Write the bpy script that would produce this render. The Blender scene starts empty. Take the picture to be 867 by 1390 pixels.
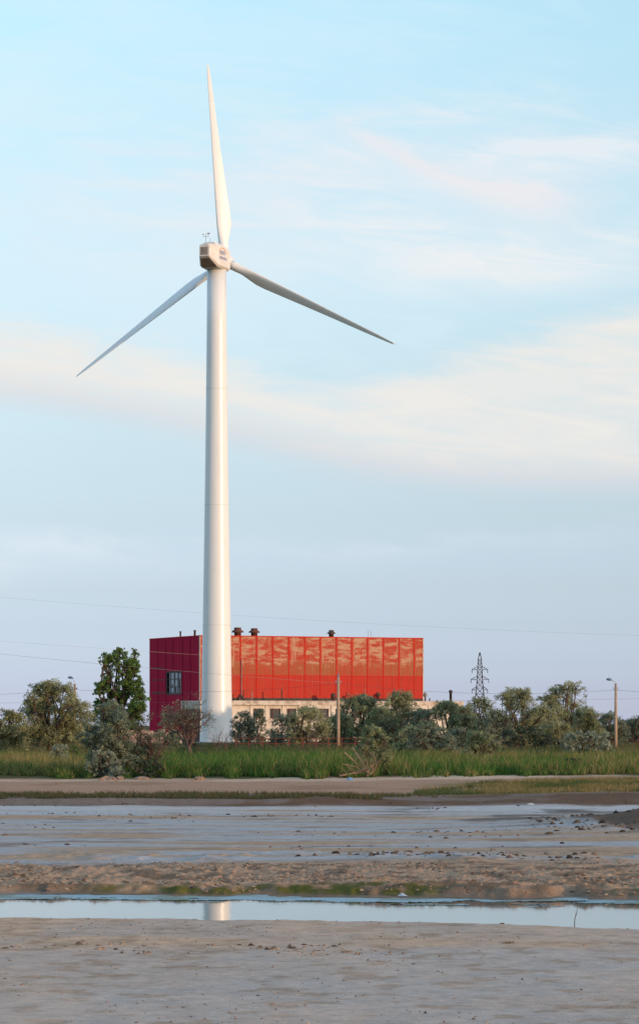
import bpy, math, random
import numpy as np

# ------------------------------------------------------------------ basics
S = bpy.context.scene
COL = S.collection
F = 4324.0            # focal length in photo pixels (photo is 867 wide)
HY = 985.0            # horizon row of the level camera
CX = 433.5
H0 = 10000.0 / F      # camera height
RND = random.Random(7)
NP = np.random.default_rng(11)
PI = math.pi


def at(px, py, d):
    """world point seen at photo pixel (px, py) at distance d"""
    return ((px - CX) * d / F, d, H0 + (HY - py) * d / F)


def gx(px, d):
    return (px - CX) * d / F


def srgb(r, g, b):
    def f(c):
        c /= 255.0
        return c / 12.92 if c <= 0.04045 else ((c + 0.055) / 1.055) ** 2.4
    return (f(r), f(g), f(b))


# ------------------------------------------------------------------ objects
def tag(o, label=None, cat=None, group=None, kind=None):
    if label: o['label'] = label
    if cat: o['category'] = cat
    if group: o['group'] = group
    if kind: o['kind'] = kind
    return o


def empty(name, loc=(0, 0, 0), rz=0.0, **k):
    o = bpy.data.objects.new(name, None)
    o.empty_display_size = 0.3
    COL.objects.link(o)
    o.location = loc
    o.rotation_euler = (0, 0, rz)
    tag(o, **k)
    return o


def link(name, me, mat, parent=None):
    o = bpy.data.objects.new(name, me)
    if mat is not None:
        me.materials.append(mat)
    COL.objects.link(o)
    if parent is not None:
        o.parent = parent
    return o


class MB:
    """collects geometry and links it as ONE mesh"""
    def __init__(self):
        self.v = []; self.f = []

    def add(self, vs, fs):
        n = len(self.v)
        self.v += [tuple(p) for p in vs]
        self.f += [tuple(i + n for i in f) for f in fs]

    def box(self, x0, x1, y0, y1, z0, z1):
        self.add([(x0, y0, z0), (x1, y0, z0), (x1, y1, z0), (x0, y1, z0),
                  (x0, y0, z1), (x1, y0, z1), (x1, y1, z1), (x0, y1, z1)],
                 [(0, 3, 2, 1), (4, 5, 6, 7), (0, 1, 5, 4), (1, 2, 6, 5), (2, 3, 7, 6), (3, 0, 4, 7)])

    def tube(self, pts, rad, n=6, cap=True):
        """tube through pts, rad a number or a list"""
        m = len(pts)
        if not hasattr(rad, '__len__'):
            rad = [rad] * m
        P = [np.array(p, float) for p in pts]
        rings = []
        for i in range(m):
            t = P[min(i + 1, m - 1)] - P[max(i - 1, 0)]
            t /= (np.linalg.norm(t) + 1e-9)
            a = np.array((0, 0, 1.0)) if abs(t[2]) < 0.9 else np.array((1.0, 0, 0))
            u = np.cross(t, a); u /= np.linalg.norm(u)
            w = np.cross(t, u)
            rings.append([P[i] + rad[i] * (math.cos(2 * PI * k / n) * u + math.sin(2 * PI * k / n) * w) for k in range(n)])
        vs = [p for r in rings for p in r]
        fs = []
        for i in range(m - 1):
            for k in range(n):
                a = i * n + k; b = i * n + (k + 1) % n
                fs.append((a, b, b + n, a + n))
        if cap:
            fs.append(tuple(range(n))[::-1])
            fs.append(tuple(range((m - 1) * n, m * n)))
        self.add(vs, fs)

    def lathe(self, prof, n=24, c=(0, 0, 0), cap=True):
        vs = []; fs = []
        for (r, z) in prof:
            for k in range(n):
                a = 2 * PI * k / n
                vs.append((c[0] + r * math.cos(a), c[1] + r * math.sin(a), c[2] + z))
        for i in range(len(prof) - 1):
            for k in range(n):
                a = i * n + k; b = i * n + (k + 1) % n
                fs.append((a, b, b + n, a + n))
        if cap:
            fs.append(tuple(range(n))[::-1])
            fs.append(tuple(range((len(prof) - 1) * n, len(prof) * n)))
        self.add(vs, fs)

    def build(self, name, mat, parent=None, smooth=False, label=None):
        me = bpy.data.meshes.new(name)
        me.from_pydata(self.v, [], self.f)
        me.validate()
        if smooth:
            me.shade_smooth()
        me.update()
        o = link(name, me, mat, parent)
        if label: o['label'] = label
        return o


def np_mesh(name, V, faces_flat, sizes, attrs=None, smooth=False):
    """fast mesh from numpy arrays; sizes = verts per face; attrs {name: (n,3) colour or (n,) float}"""
    me = bpy.data.meshes.new(name)
    me.vertices.add(len(V))
    me.vertices.foreach_set('co', np.asarray(V, np.float32).ravel())
    faces_flat = np.asarray(faces_flat, np.int32).ravel()
    sizes = np.asarray(sizes, np.int32)
    me.loops.add(len(faces_flat))
    me.loops.foreach_set('vertex_index', faces_flat)
    me.polygons.add(len(sizes))
    st = np.zeros(len(sizes), np.int32); st[1:] = np.cumsum(sizes)[:-1]
    me.polygons.foreach_set('loop_start', st)
    me.polygons.foreach_set('loop_total', sizes)
    me.update(calc_edges=True)
    if smooth:
        me.polygons.foreach_set('use_smooth', np.ones(len(sizes), bool))
    for k, a in (attrs or {}).items():
        a = np.asarray(a, np.float32)
        if a.ndim == 2:
            t = me.attributes.new(k, 'FLOAT_COLOR', 'POINT')
            c = np.ones((len(V), 4), np.float32); c[:, :3] = a
            t.data.foreach_set('color', c.ravel())
        else:
            t = me.attributes.new(k, 'FLOAT', 'POINT')
            t.data.foreach_set('value', a)
    return me


# ------------------------------------------------------------------ numpy noise
def _h(ix, iy, s):
    n = (ix.astype(np.int64) * 374761393 + iy.astype(np.int64) * 668265263 + s * 974634777) & 0x7fffffff
    n = ((n ^ (n >> 13)) * 1274126177) & 0x7fffffff
    n = ((n ^ (n >> 16)) * 2246822519) & 0x7fffffff
    return (n & 0xffff) / 65535.0


def vn(x, y, s=0):
    x = np.asarray(x, float); y = np.asarray(y, float)
    ix = np.floor(x); iy = np.floor(y)
    fx = x - ix; fy = y - iy
    fx = fx * fx * (3 - 2 * fx); fy = fy * fy * (3 - 2 * fy)
    a = _h(ix, iy, s); b = _h(ix + 1, iy, s); c = _h(ix, iy + 1, s); d = _h(ix + 1, iy + 1, s)
    return (a * (1 - fx) + b * fx) * (1 - fy) + (c * (1 - fx) + d * fx) * fy


def fbm(x, y, s=0, o=4, g=0.5):
    t = 0; a = 1; w = 0
    for i in range(o):
        t = t + a * vn(x * 2 ** i + 17.3 * i, y * 2 ** i - 9.1 * i, s + i)
        w += a; a *= g
    return t / w


def ss(a, b, x):
    t = np.clip((x - a) / (b - a), 0, 1)
    return t * t * (3 - 2 * t)


# ------------------------------------------------------------------ materials
class NT:
    def __init__(self, nt):
        self.nt = nt

    def n(self, t, **k):
        o = self.nt.nodes.new(t)
        for a, b in k.items():
            setattr(o, a, b)
        return o

    def set(self, sock, v):
        if hasattr(v, 'links') or isinstance(v, bpy.types.NodeSocket):
            self.nt.links.new(v, sock)
        elif isinstance(v, (tuple, list)) and len(v) == 3 and sock.type == 'RGBA':
            sock.default_value = (*v, 1)
        else:
            sock.default_value = v

    def m(self, op, a, b=0.0, c=0.0, clamp=False):
        o = self.n('ShaderNodeMath', operation=op, use_clamp=clamp)
        self.set(o.inputs[0], a); self.set(o.inputs[1], b); self.set(o.inputs[2], c)
        return o.outputs[0]

    def mix(self, f, a, b, mode='MIX'):
        o = self.n('ShaderNodeMix', data_type='RGBA', blend_type=mode)
        self.set(o.inputs[0], f); self.set(o.inputs[6], a); self.set(o.inputs[7], b)
        return o.outputs[2]

    def noise(self, vec, scale, detail=3, rough=0.5, dist=0.0):
        o = self.n('ShaderNodeTexNoise')
        if vec is not None: self.set(o.inputs['Vector'], vec)
        o.inputs['Scale'].default_value = scale
        o.inputs['Detail'].default_value = detail
        o.inputs['Roughness'].default_value = rough
        o.inputs['Distortion'].default_value = dist
        return o.outputs['Fac']

    def sm(self, x, a, b):
        o = self.n('ShaderNodeMapRange', interpolation_type='SMOOTHSTEP')
        self.set(o.inputs[0], x); self.set(o.inputs[1], a); self.set(o.inputs[2], b)
        o.inputs[3].default_value = 0; o.inputs[4].default_value = 1
        return o.outputs[0]

    def vec(self, x, y, z=0.0):
        o = self.n('ShaderNodeCombineXYZ')
        self.set(o.inputs[0], x); self.set(o.inputs[1], y); self.set(o.inputs[2], z)
        return o.outputs[0]

    def sep(self, v):
        o = self.n('ShaderNodeSeparateXYZ'); self.set(o.inputs[0], v)
        return o.outputs

    def scale(self, v, s):
        o = self.n('ShaderNodeVectorMath', operation='MULTIPLY')
        self.set(o.inputs[0], v); o.inputs[1].default_value = s
        return o.outputs[0]

    def obj(self):
        return self.n('ShaderNodeTexCoord').outputs['Object']

    def attr(self, name, what='Color'):
        o = self.n('ShaderNodeAttribute'); o.attribute_name = name
        return o.outputs[what]

    def curve(self, x, pts):
        o = self.n('ShaderNodeFloatCurve')
        self.set(o.inputs['Value'], x)
        c = o.mapping.curves[0]
        c.points[0].location = pts[0]; c.points[1].location = pts[-1]
        for p in pts[1:-1]:
            c.points.new(*p)
        o.mapping.update()
        return o.outputs[0]


def material(name, rough=0.6, spec=0.3, color=None):
    m = bpy.data.materials.new(name); m.use_nodes = True
    b = m.node_tree.nodes['Principled BSDF']
    b.inputs['Roughness'].default_value = rough
    b.inputs['Specular IOR Level'].default_value = spec
    if color: b.inputs['Base Color'].default_value = (*color, 1)
    return m, NT(m.node_tree), b


def bump(T, b, h, strength=0.5, dist=0.02):
    o = T.n('ShaderNodeBump'); o.inputs['Strength'].default_value = strength
    o.inputs['Distance'].default_value = dist
    T.set(o.inputs['Height'], h); T.set(b.inputs['Normal'], o.outputs[0])


def speckled(name, c, c2, scale=3.0, rough=0.7, spec=0.25, bumpd=0.0, lo=0.35, hi=0.7, stretch=(1, 1, 1)):
    """two-tone weathered paint / concrete / rust"""
    m, T, b = material(name, rough, spec)
    v = T.scale(T.obj(), stretch)
    f = T.sm(T.noise(v, scale, 5, 0.6), lo, hi)
    T.set(b.inputs['Base Color'], T.mix(f, c, c2))
    if bumpd:
        bump(T, b, T.noise(v, scale * 4, 3), 0.6, bumpd)
    return m


# ------------------------------------------------------------------ camera
cam = bpy.data.cameras.new('camera')
cam.sensor_fit = 'HORIZONTAL'; cam.sensor_width = 36.0
cam.lens = 36.0 * F / 867.0
cam.shift_y = (HY - 695.0) / 867.0
cam.clip_start = 0.5; cam.clip_end = 60000
co = bpy.data.objects.new('camera', cam); COL.objects.link(co)
co.location = (0, 0, H0); co.rotation_euler = (PI / 2, 0, 0)
S.camera = co

# ------------------------------------------------------------------ light
SUN_AZ = math.radians(128)      # clockwise from +Y (the view direction)
SUN_EL = math.radians(5.3)
SKY_STR = 0.15
EXPO = 0.3
sd = (math.sin(SUN_AZ) * math.cos(SUN_EL), math.cos(SUN_AZ) * math.cos(SUN_EL), math.sin(SUN_EL))
sun = bpy.data.lights.new('sun', 'SUN')
sun.energy = 2.5; sun.angle = math.radians(0.6); sun.color = (1.0, 0.66, 0.40)
so = bpy.data.objects.new('sun', sun); COL.objects.link(so)
from mathutils import Vector
so.rotation_euler = Vector(sd).to_track_quat('Z', 'Y').to_euler()
so.location = (120, -80, 90)

S.view_settings.view_transform = 'Standard'; S.view_settings.look = 'None'
S.view_settings.exposure = EXPO; S.view_settings.gamma = 1.0
S.view_settings.use_curve_mapping = False

# ------------------------------------------------------------------ sky
w = bpy.data.worlds.new('World'); S.world = w; w.use_nodes = True
T = NT(w.node_tree)
bg = w.node_tree.nodes['Background']; bg.inputs[1].default_value = SKY_STR
sky = T.n('ShaderNodeTexSky', sky_type='NISHITA', sun_disc=False)
sky.sun_elevation = SUN_EL; sky.sun_rotation = SUN_AZ
sky.air_density = 1; sky.dust_density = 1; sky.ozone_density = 2
gen = T.n('ShaderNodeTexCoord').outputs['Generated']
dx, dy, dz = T.sep(gen)[:3]
hor = T.m('SQRT', T.m('ADD', T.m('MULTIPLY', dx, dx), T.m('MULTIPLY', dy, dy)))
tanel = T.m('DIVIDE', dz, T.m('MAXIMUM', hor, 0.02))
azim = T.m('ARCTAN2', dx, dy)
# air tint by elevation: raw sky (opposite the sun) -> the clear evening sky
RAW = [(980, 1.026, 0.794, 0.317), (940, 1.412, 1.093, 0.428), (900, 1.74, 1.426, 0.576), (850, 2.004, 1.809, 0.811), (800, 2.113, 2.1, 1.077), (700, 2.078, 2.418, 1.582), (600, 1.918, 2.497, 1.967), (500, 1.741, 2.453, 2.214), (400, 1.579, 2.356, 2.353), (300, 1.437, 2.237, 2.418), (200, 1.314, 2.113, 2.429), (0, 1.117, 1.849, 2.34)]
TGT = {980: (186, 193, 213), 940: (188, 196, 216), 900: (192, 204, 219), 850: (195, 209, 221), 800: (197, 213, 223),
       700: (199, 219, 228), 600: (202, 225, 234), 500: (205, 231, 241), 400: (205, 235, 247), 300: (203, 236, 250),
       200: (199, 235, 251), 0: (191, 234, 252)}
GAIN = 8.0
ramp = T.n('ShaderNodeValToRGB')
T.set(ramp.inputs[0], T.m('MULTIPLY', tanel, 4.0, clamp=True))
el = ramp.color_ramp.elements
for i, (y, r, g, b_) in enumerate(RAW):
    t = srgb(*TGT[y])
    k = SKY_STR * 2 ** EXPO * GAIN
    c = (t[0] / (r * k), t[1] / (g * k), t[2] / (b_ * k), 1)
    p = (HY - y) / F * 4.0
    if i < 2:
        e = el[i]; e.position = p
    else:
        e = el.new(p)
    e.color = c
e = el.new(1.0); e.color = el[len(el) - 2].color
air = T.mix(1.0, sky.outputs[0], ramp.outputs[0], 'MULTIPLY')
gn = T.n('ShaderNodeVectorMath', operation='SCALE'); T.set(gn.inputs[0], air); gn.inputs['Scale'].default_value = GAIN
cl = T.n('ShaderNodeVectorMath', operation='MINIMUM'); T.set(cl.inputs[0], gn.outputs[0]); cl.inputs[1].default_value = (13, 10, 8)
zen = T.m('MULTIPLY_ADD', T.sm(dz, .22, .65), .55, 1.0)
zs = T.n('ShaderNodeVectorMath', operation='SCALE'); T.set(zs.inputs[0], cl.outputs[0]); T.set(zs.inputs['Scale'], zen)
clear = zs.outputs[0]
# thin evening clouds, placed by bearing and elevation
U = T.m('MULTIPLY_ADD', azim, F / 867.0, 0.5)         # 0..1 over the photo's field of view
P = T.m('MULTIPLY_ADD', tanel, -F, HY)                # photo rows
cv = T.vec(T.m('MULTIPLY', U, 3.0), T.m('MULTIPLY', P, 1 / 95.0))
n1 = T.noise(cv, 1.0, 4, 0.55, 0.4)
n2 = T.noise(T.vec(T.m('MULTIPLY_ADD', U, 4.2, T.m('MULTIPLY', P, 0.006)), T.m('MULTIPLY_ADD', U, -4.0, T.m('MULTIPLY', P, 1 / 34.0)), 3.7), 1.0, 6, 0.62, 0.9)
n3 = T.noise(T.vec(T.m('MULTIPLY', U, 1.6), T.m('MULTIPLY', P, 1 / 160.0), 9.1), 1.0, 3, 0.5, 0.3)
wob = T.m('MULTIPLY', T.m('SUBTRACT', n1, 0.5), 120.0)
wob2 = T.m('MULTIPLY', T.m('SUBTRACT', n2, 0.5), 60.0)
PW = T.m('ADD', T.m('ADD', P, wob), wob2)
PS = T.m('ADD', P, T.m('MULTIPLY', wob2, 0.7))


def row(pts):      # photo row as a function of bearing
    c = T.curve(T.m('MULTIPLY_ADD', U, 0.5, 0.25, clamp=True), [(x * 0.5 + 0.25, y / 1000.0) for x, y in pts])
    return T.m('MULTIPLY', c, 1000.0)


up = row([(-.5, 425), (0, 440), (.25, 462), (.4, 505), (.5, 525), (.65, 505), (.8, 462), (1, 425), (1.5, 400)])
lo = row([(-.5, 545), (0, 565), (.15, 580), (.3, 604), (.45, 634), (.6, 662), (.75, 676), (1, 680), (1.5, 684)])
mA = T.m('MULTIPLY', T.sm(T.m('SUBTRACT', PW, up), -22.0, 42.0),
         T.m('SUBTRACT', 1.0, T.sm(T.m('SUBTRACT', PS, lo), -44.0, 12.0)))
mA = T.m('MULTIPLY', mA, T.m('MULTIPLY_ADD', T.sm(n2, .3, .7), 0.42, 0.62), clamp=True)
lowA = T.sm(T.m('SUBTRACT', P, lo), -80.0, -5.0)


def gauss(a, s):
    q = T.m('DIVIDE', a, s)
    return T.m('POWER', 2.718, T.m('MULTIPLY', T.m('MULTIPLY', q, q), -1.0))


def blob(x, y, sx, sy, k=0.0):
    """soft patch; k tilts it"""
    u = T.m('SUBTRACT', U, x)
    p = T.m('SUBTRACT', T.m('MULTIPLY_ADD', u, -k, PW), y)
    return T.m('MULTIPLY', gauss(u, sx), gauss(p, sy))


yb = row([(-.5, 150), (.3, 150), (.5, 165), (.6, 195), (.7, 238), (.78, 262), (.9, 280), (1.5, 330)])
mB = T.m('MULTIPLY', gauss(T.m('SUBTRACT', T.m('MULTIPLY_ADD', wob2, 0.8, P), yb), T.m('MULTIPLY_ADD', U, 58.0, -18.0)),
         T.m('MULTIPLY', T.sm(U, 0.49, 0.60), T.m('SUBTRACT', 1.0, T.sm(U, 0.82, 0.98))))
mB = T.m('MULTIPLY', mB, T.m('MULTIPLY_ADD', n2, 0.7, 0.5), clamp=True)
mC = T.m('ADD', blob(.80, 348, .22, 44), T.m('MULTIPLY', blob(.62, 330, .2, 30), .5))
mD = T.m('ADD', T.m('MULTIPLY', blob(.40, 270, .36, 100), .6), T.m('MULTIPLY', blob(.85, 210, .26, 55), .7))
mD = T.m('ADD', mD, T.m('MULTIPLY', blob(.08, 765, .22, 26), .35))
mD = T.m('ADD', mD, T.m('MULTIPLY', blob(.62, 735, .3, 16), .18))
mC = T.m('MULTIPLY', mC, T.m('MULTIPLY_ADD', T.sm(n2, .28, .72), 0.8, 0.45), clamp=True)
mD = T.m('MULTIPLY', mD, T.m('MULTIPLY_ADD', T.sm(n2, .28, .72), 1.3, 0.45), clamp=True)
veil = T.m('MULTIPLY', T.sm(T.m('MULTIPLY_ADD', n2, .35, T.m('MULTIPLY', n3, .65)), 0.40, 0.68), T.m('MULTIPLY', T.sm(T.m('MULTIPLY', P, -1.0), -760.0, -420.0), 0.5))


def cloudcol(r, g, b):
    t = srgb(r, g, b); k = SKY_STR * 2 ** EXPO
    return tuple(c / k for c in t)


skyc = T.mix(veil, clear, cloudcol(222, 240, 249))
skyc = T.mix(mD, skyc, cloudcol(229, 238, 245))
skyc = T.mix(T.m('MULTIPLY', mC, 0.95), skyc, cloudcol(238, 241, 243))
skyc = T.mix(T.m('MULTIPLY', mB, 0.95), skyc, cloudcol(238, 236, 239))
skyc = T.mix(T.m('MULTIPLY', mA, 0.94), skyc, T.mix(lowA, cloudcol(239, 236, 231), cloudcol(219, 219, 224)))
# (the lower half of the world is hidden by the ground)
T.set(bg.inputs[0], skyc)

# ------------------------------------------------------------------ ground
xs_fine = np.linspace(-1.15, 1.15, 621)
u = np.concatenate([[-900, -250, -70, -20, -7, -3, -1.8, -1.35], xs_fine, [1.35, 1.8, 3, 7, 20, 70, 250, 900]])
Yr = np.concatenate([[-9000, -2500, -600, -150, -30, 0, 12, 17, 20], np.geomspace(22, 40.5, 330), np.geomspace(40.6, 60, 210), np.geomspace(60.2, 165, 300),
                     np.geomspace(168, 420, 60), [480, 600, 900, 1600, 3500, 9000, 25000]])
UU, YY = np.meshgrid(u, Yr)
XX = UU * (np.clip(YY, 20, 500) * 0.115 + 0.6)
PPY = HY + 10000.0 / np.clip(YY, 5, None)
PPX = CX + F * XX / np.clip(YY, 5, None)


def y_near(X):   # near shore of the pool
    return np.interp(X, [-60, -12, -3.8, 0, 1.44, 3.62, 8, 60], [38.6, 38.2, 37.9, 37.7, 37.45, 36.1, 33.5, 25.0]) + (fbm(X * 1.6, X * 0 + 3, 5, 5, .6) - .5) * .7


def y_far(X):    # far shore
    return np.interp(X, [-60, -4.4, 0, 4.4, 60], [44.6, 44.05, 43.65, 42.3, 38.0]) + (fbm(X * 0.7, X * 0 + 8, 6, 5, .6) - .5) * 2.0


def terrain(X, Y):
    z = (fbm(X * .35, Y * .35, 1, 4) - .5) * .05 * ss(20, 40, Y) + (fbm(X * 4, Y * 4, 2, 3) - .5) * .012
    yn = y_near(X); yf = y_far(X)
    inside = np.minimum(Y - yn, yf - Y)           # >0 inside the pool
    z = z + .03 - .035 * ss(-.4, 0.0, inside) - .10 * ss(0, 1.5, inside)
    bank = ss(0, .35, Y - yf) * ss(3.5, 1.2, Y - yf)
    z = z + bank * (.06 + .08 * (fbm(X * 1.1, Y * 1.1, 21, 3) - .4) + .09 * (fbm(X * 5, Y * 4, 30, 4) - .5))
    # churned band of clods behind the pool
    ch = ss(.3, 1.6, Y - yf) * ss(54, 50.5, Y)
    z = z + ch * ((fbm(X * 2.2, Y * 1.6, 22, 4) - .45) * .085 + (np.clip(fbm(X * 12, Y * 8, 23, 3) - .5, 0, 1)) * .11)
    ch2 = ss(52.5, 54, Y) * ss(58.5, 56, Y)
    z = z + ch2 * np.clip(fbm(X * 1.6, Y * .9, 24, 4) - .5, 0, 1) * .22
    # low bank with grass, left and middle
    k = ss(8, 2, X) if False else (1 - ss(-1.5, 5.5, X))
    z = z + ss(91.5, 93.2, Y) * ss(104, 98, Y) * (.10 + .10 * fbm(X * .6, Y * .3, 25, 3)) * (.35 + .65 * k)
    # swell on the right under dry grass
    z = z + ss(89, 97, Y + (fbm(X * .5, Y * .2, 26, 3) - .5) * 5) * ss(135, 112, Y) * ss(3.0, 8.0, X) * .16
    # dark mound far right
    dxm = (X - (8.6 + (fbm(Y * .4, X * .4, 27, 3) - .5) * 1.2)) / 3.2; dym = (Y - 72.5) / 6.5
    z = z + np.exp(-(dxm ** 2 + dym ** 2) * 1.4) * (.36 + .42 * (fbm(X * 1.8, Y * 1.2, 28, 4) - .5))
    # verge between track and grass
    z = z + ss(134, 141, Y) * .12 * fbm(X * .5, Y * .5, 29, 3)
    return z


ZZ = terrain(XX, YY)
ZZ = np.where((YY < 18) | (YY > 430), 0.0, ZZ)
ZZ = np.where(np.abs(UU) > 1.3, np.clip(ZZ, -.12, .1), ZZ)


def lerp(a, b, t):
    return a + (np.asarray(b) - a) * t[..., None]


X, Y = XX, YY
big = fbm(X * .22, Y * .22, 40, 5)
mid = fbm(X * .9, Y * .5, 41, 5)
fin = fbm(X * 5, Y * 4, 42, 4)
st1 = fbm(X * .16 + 5, Y * .55, 43, 5, .6)
st2 = fbm(X * .12 + 9, Y * .85 + 3, 44, 4, .6)
C = np.zeros(X.shape + (3,)) + np.array((.47, .34, .25))           # near shore, sandy
WET = np.full(X.shape, .10)
t = ss(.42, .62, fbm(X * .5, Y * .42, 45, 5)); C = lerp(C, (.385, .315, .275), t * .85); WET += t * .35
t = ss(33.4, 30.5, Y + (mid - .5) * 4); C = lerp(C, (.36, .325, .31), t * .7); WET += t * .3
t = ss(.55, .72, fbm(X * 3.4, Y * 2.6, 46, 5)); C = lerp(C, (.28, .20, .135), t * .6); WET *= (1 - t * .5)
t = ss(.5, .7, fbm(X * .7 + 3, Y * .28, 54, 5)); C = lerp(C, (.47, .35, .275), t * .5)
# flat between the pool and the track
yf = y_far(X); Yq = Y - (yf - 43.7) * ss(60, 46, Y)
fl = ss(-.7, -.25, Y - yf)
t = ss(.40, .58, st1 + .07 * ss(58, 66, Y)); cf = lerp(np.zeros(X.shape + (3,)) + np.array((.375, .275, .20)), (.315, .325, .355), t)
t2 = ss(.52, .68, st2) * ss(58, 64, Y); cf = lerp(cf, (.40, .29, .205), t2 * .8)
t3 = ss(.60, .72, fbm(X * .5, Y * .8, 47, 5, .6)); cf = lerp(cf, (.20, .15, .115), t3 * .6)
wet_f = .12 + .7 * t * (1 - t2) * (1 - t3)
# paler crust at the far side of the flat
t = ss(78, 88, Y) * ss(.35, .6, st1 + .1); cf = lerp(cf, (.43, .43, .455), t * .8)
# churned reddish clods next to the pool
t = ss(43.5, 44.1, Yq + (mid - .5) * .8) * ss(55, 51, Y + (big - .5) * 5)
cc = lerp(np.zeros(X.shape + (3,)) + np.array((.39, .265, .18)), (.19, .125, .082), ss(.45, .65, fbm(X * 3, Y * 2, 48, 4)))
cf = lerp(cf, cc, t * .92); wet_f = wet_f * (1 - t)
t = ss(44.35, 43.8, Yq + (mid - .5) * 1.6); cf = lerp(cf, (.11, .085, .058), t * .65)         # damp lip
cf = cf * .94; C = lerp(C, cf, fl); WET = WET * (1 - fl) + wet_f * fl
# green scum on the far lip
yf = y_far(X)
gr = ss(-.1, .2, Y - yf) * ss(1.15, .3, Y - yf + (mid - .5) * 2.4) * ss(.38, .56, fbm(X * .45 + 2, Y * .3, 49, 4)) * ss(.30, .5, fbm(X * 3, Y * 2, 52, 3))
C = lerp(C, (.075, .085, .018), gr * .95); WET *= (1 - gr * .6)
# bank below the track
t = ss(89.0, 91.0, Y + (mid - .5) * 3) * ss(106, 99, Y)
C = lerp(C, (.12, .075, .05), t * (.78 + .2 * ss(.4, .6, fbm(X * .6, Y * .4, 53, 4)))); WET *= (1 - t)
# track and its dirt shoulders
t = ss(98, 104, Y + (mid - .5) * 6); C = lerp(C, (.35, .225, .16), t); WET *= (1 - t)
t = ss(.5, .68, fbm(X * .3, Y * .12, 50, 4)) * ss(98, 104, Y); C = lerp(C, (.25, .16, .11), t * .7)
yt = np.interp(X, [-30, 0, 8, 14, 30], [133, 133.5, 139, 146, 165])
t = ss(5.5, 2.0, np.abs(Y - yt) + (mid - .5) * 5); C = lerp(C, (.50, .375, .28), t * (.3 + .7 * ss(.35, .6, fbm(X * .35, Y * .3, 55, 4))))
# right-hand swell, dry grass soil
t = ss(96, 101, Y + (mid - .5) * 7) * ss(132, 118, Y) * ss(3.6, 6.5, X + (big - .5) * 4); C = lerp(C, (.19, .15, .06), t * .85)
# soil under the tall grass
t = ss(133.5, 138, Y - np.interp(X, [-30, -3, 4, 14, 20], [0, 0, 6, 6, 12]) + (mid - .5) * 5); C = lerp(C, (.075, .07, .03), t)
# dark mound
t = np.exp(-(((X - 8.6) / 3.3) ** 2 + ((Y - 72.5) / 6.0) ** 2) * 1.1); t = ss(.35, .6, t + (mid - .5) * .5)
C = lerp(C, (.105, .07, .052), t * .9); WET *= (1 - t)
# dark litter streaks on the flat at the right
t = ss(.58, .68, fbm(X * .45 + 4, Y * .35, 51, 5, .6)) * ss(70, 76, Y) * ss(91, 88, Y) * ss(.5, 3, X); C = lerp(C, (.09, .07, .06), t * .8)
# under the pool
t = ss(0.05, .5, np.minimum(Y - y_near(X), yf - Y)); C = lerp(C, (.10, .09, .07), t)
C = np.minimum(C * (.80 + .4 * fin)[..., None] * np.array((1.24, 1.10, .99)), .8)
nr, nc = XX.shape
idx = np.arange(nr * nc).reshape(nr, nc)
q = np.stack([idx[:-1, :-1], idx[:-1, 1:], idx[1:, 1:], idx[1:, :-1]], -1).reshape(-1, 4)
V = np.stack([XX, YY, ZZ], -1).reshape(-1, 3)
me = np_mesh('ground', V, q, np.full(len(q), 4), {'soil': C.reshape(-1, 3), 'wet': WET.ravel()}, smooth=True)
m, T, b = material('salt_mud', .9, .5)
c = T.attr('soil'); wt = T.attr('wet', 'Fac'); v = T.obj()
na = T.noise(v, 9, 5, .65); nb = T.noise(v, 55, 4, .7)
k = T.m('MULTIPLY_ADD', T.m('ADD', na, nb), .85, .15)
T.set(b.inputs['Base Color'], T.mix(1.0, c, T.vec(k, k, k), 'MULTIPLY'))
T.set(b.inputs['Roughness'], T.m('MULTIPLY_ADD', wt, -.38, .95))
T.set(b.inputs['Specular IOR Level'], T.m('MULTIPLY_ADD', wt, .42, .04))
bump(T, b, T.m('MULTIPLY_ADD', nb, .4, na), .9, .035)
g = link('ground', me, m); tag(g, 'salt crusted mudflat with a dirt track', 'ground', kind='structure')

# water
m, T, b = material('still_water', .06, .5, (.035, .04, .035))
b.inputs['IOR'].default_value = 1.33
v = T.scale(T.obj(), (1.0, .6, 1))
bump(T, b, T.noise(v, 2.5, 4), .10, .01)
xs = np.linspace(-26, 26, 261)
mb = MB()
ys_n = y_near(xs) - .9; ys_f = y_far(xs) + .9
vs = [(x, a, -.018) for x, a in zip(xs, ys_n)] + [(x, a, -.018) for x, a in zip(xs, ys_f)]
n = len(xs)
mb.add(vs, [(i, i + 1, i + 1 + n, i + n) for i in range(n - 1)])
o = mb.build('water', m); tag(o, 'still shallow pool mirroring the pale sky', 'water', kind='structure')

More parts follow.
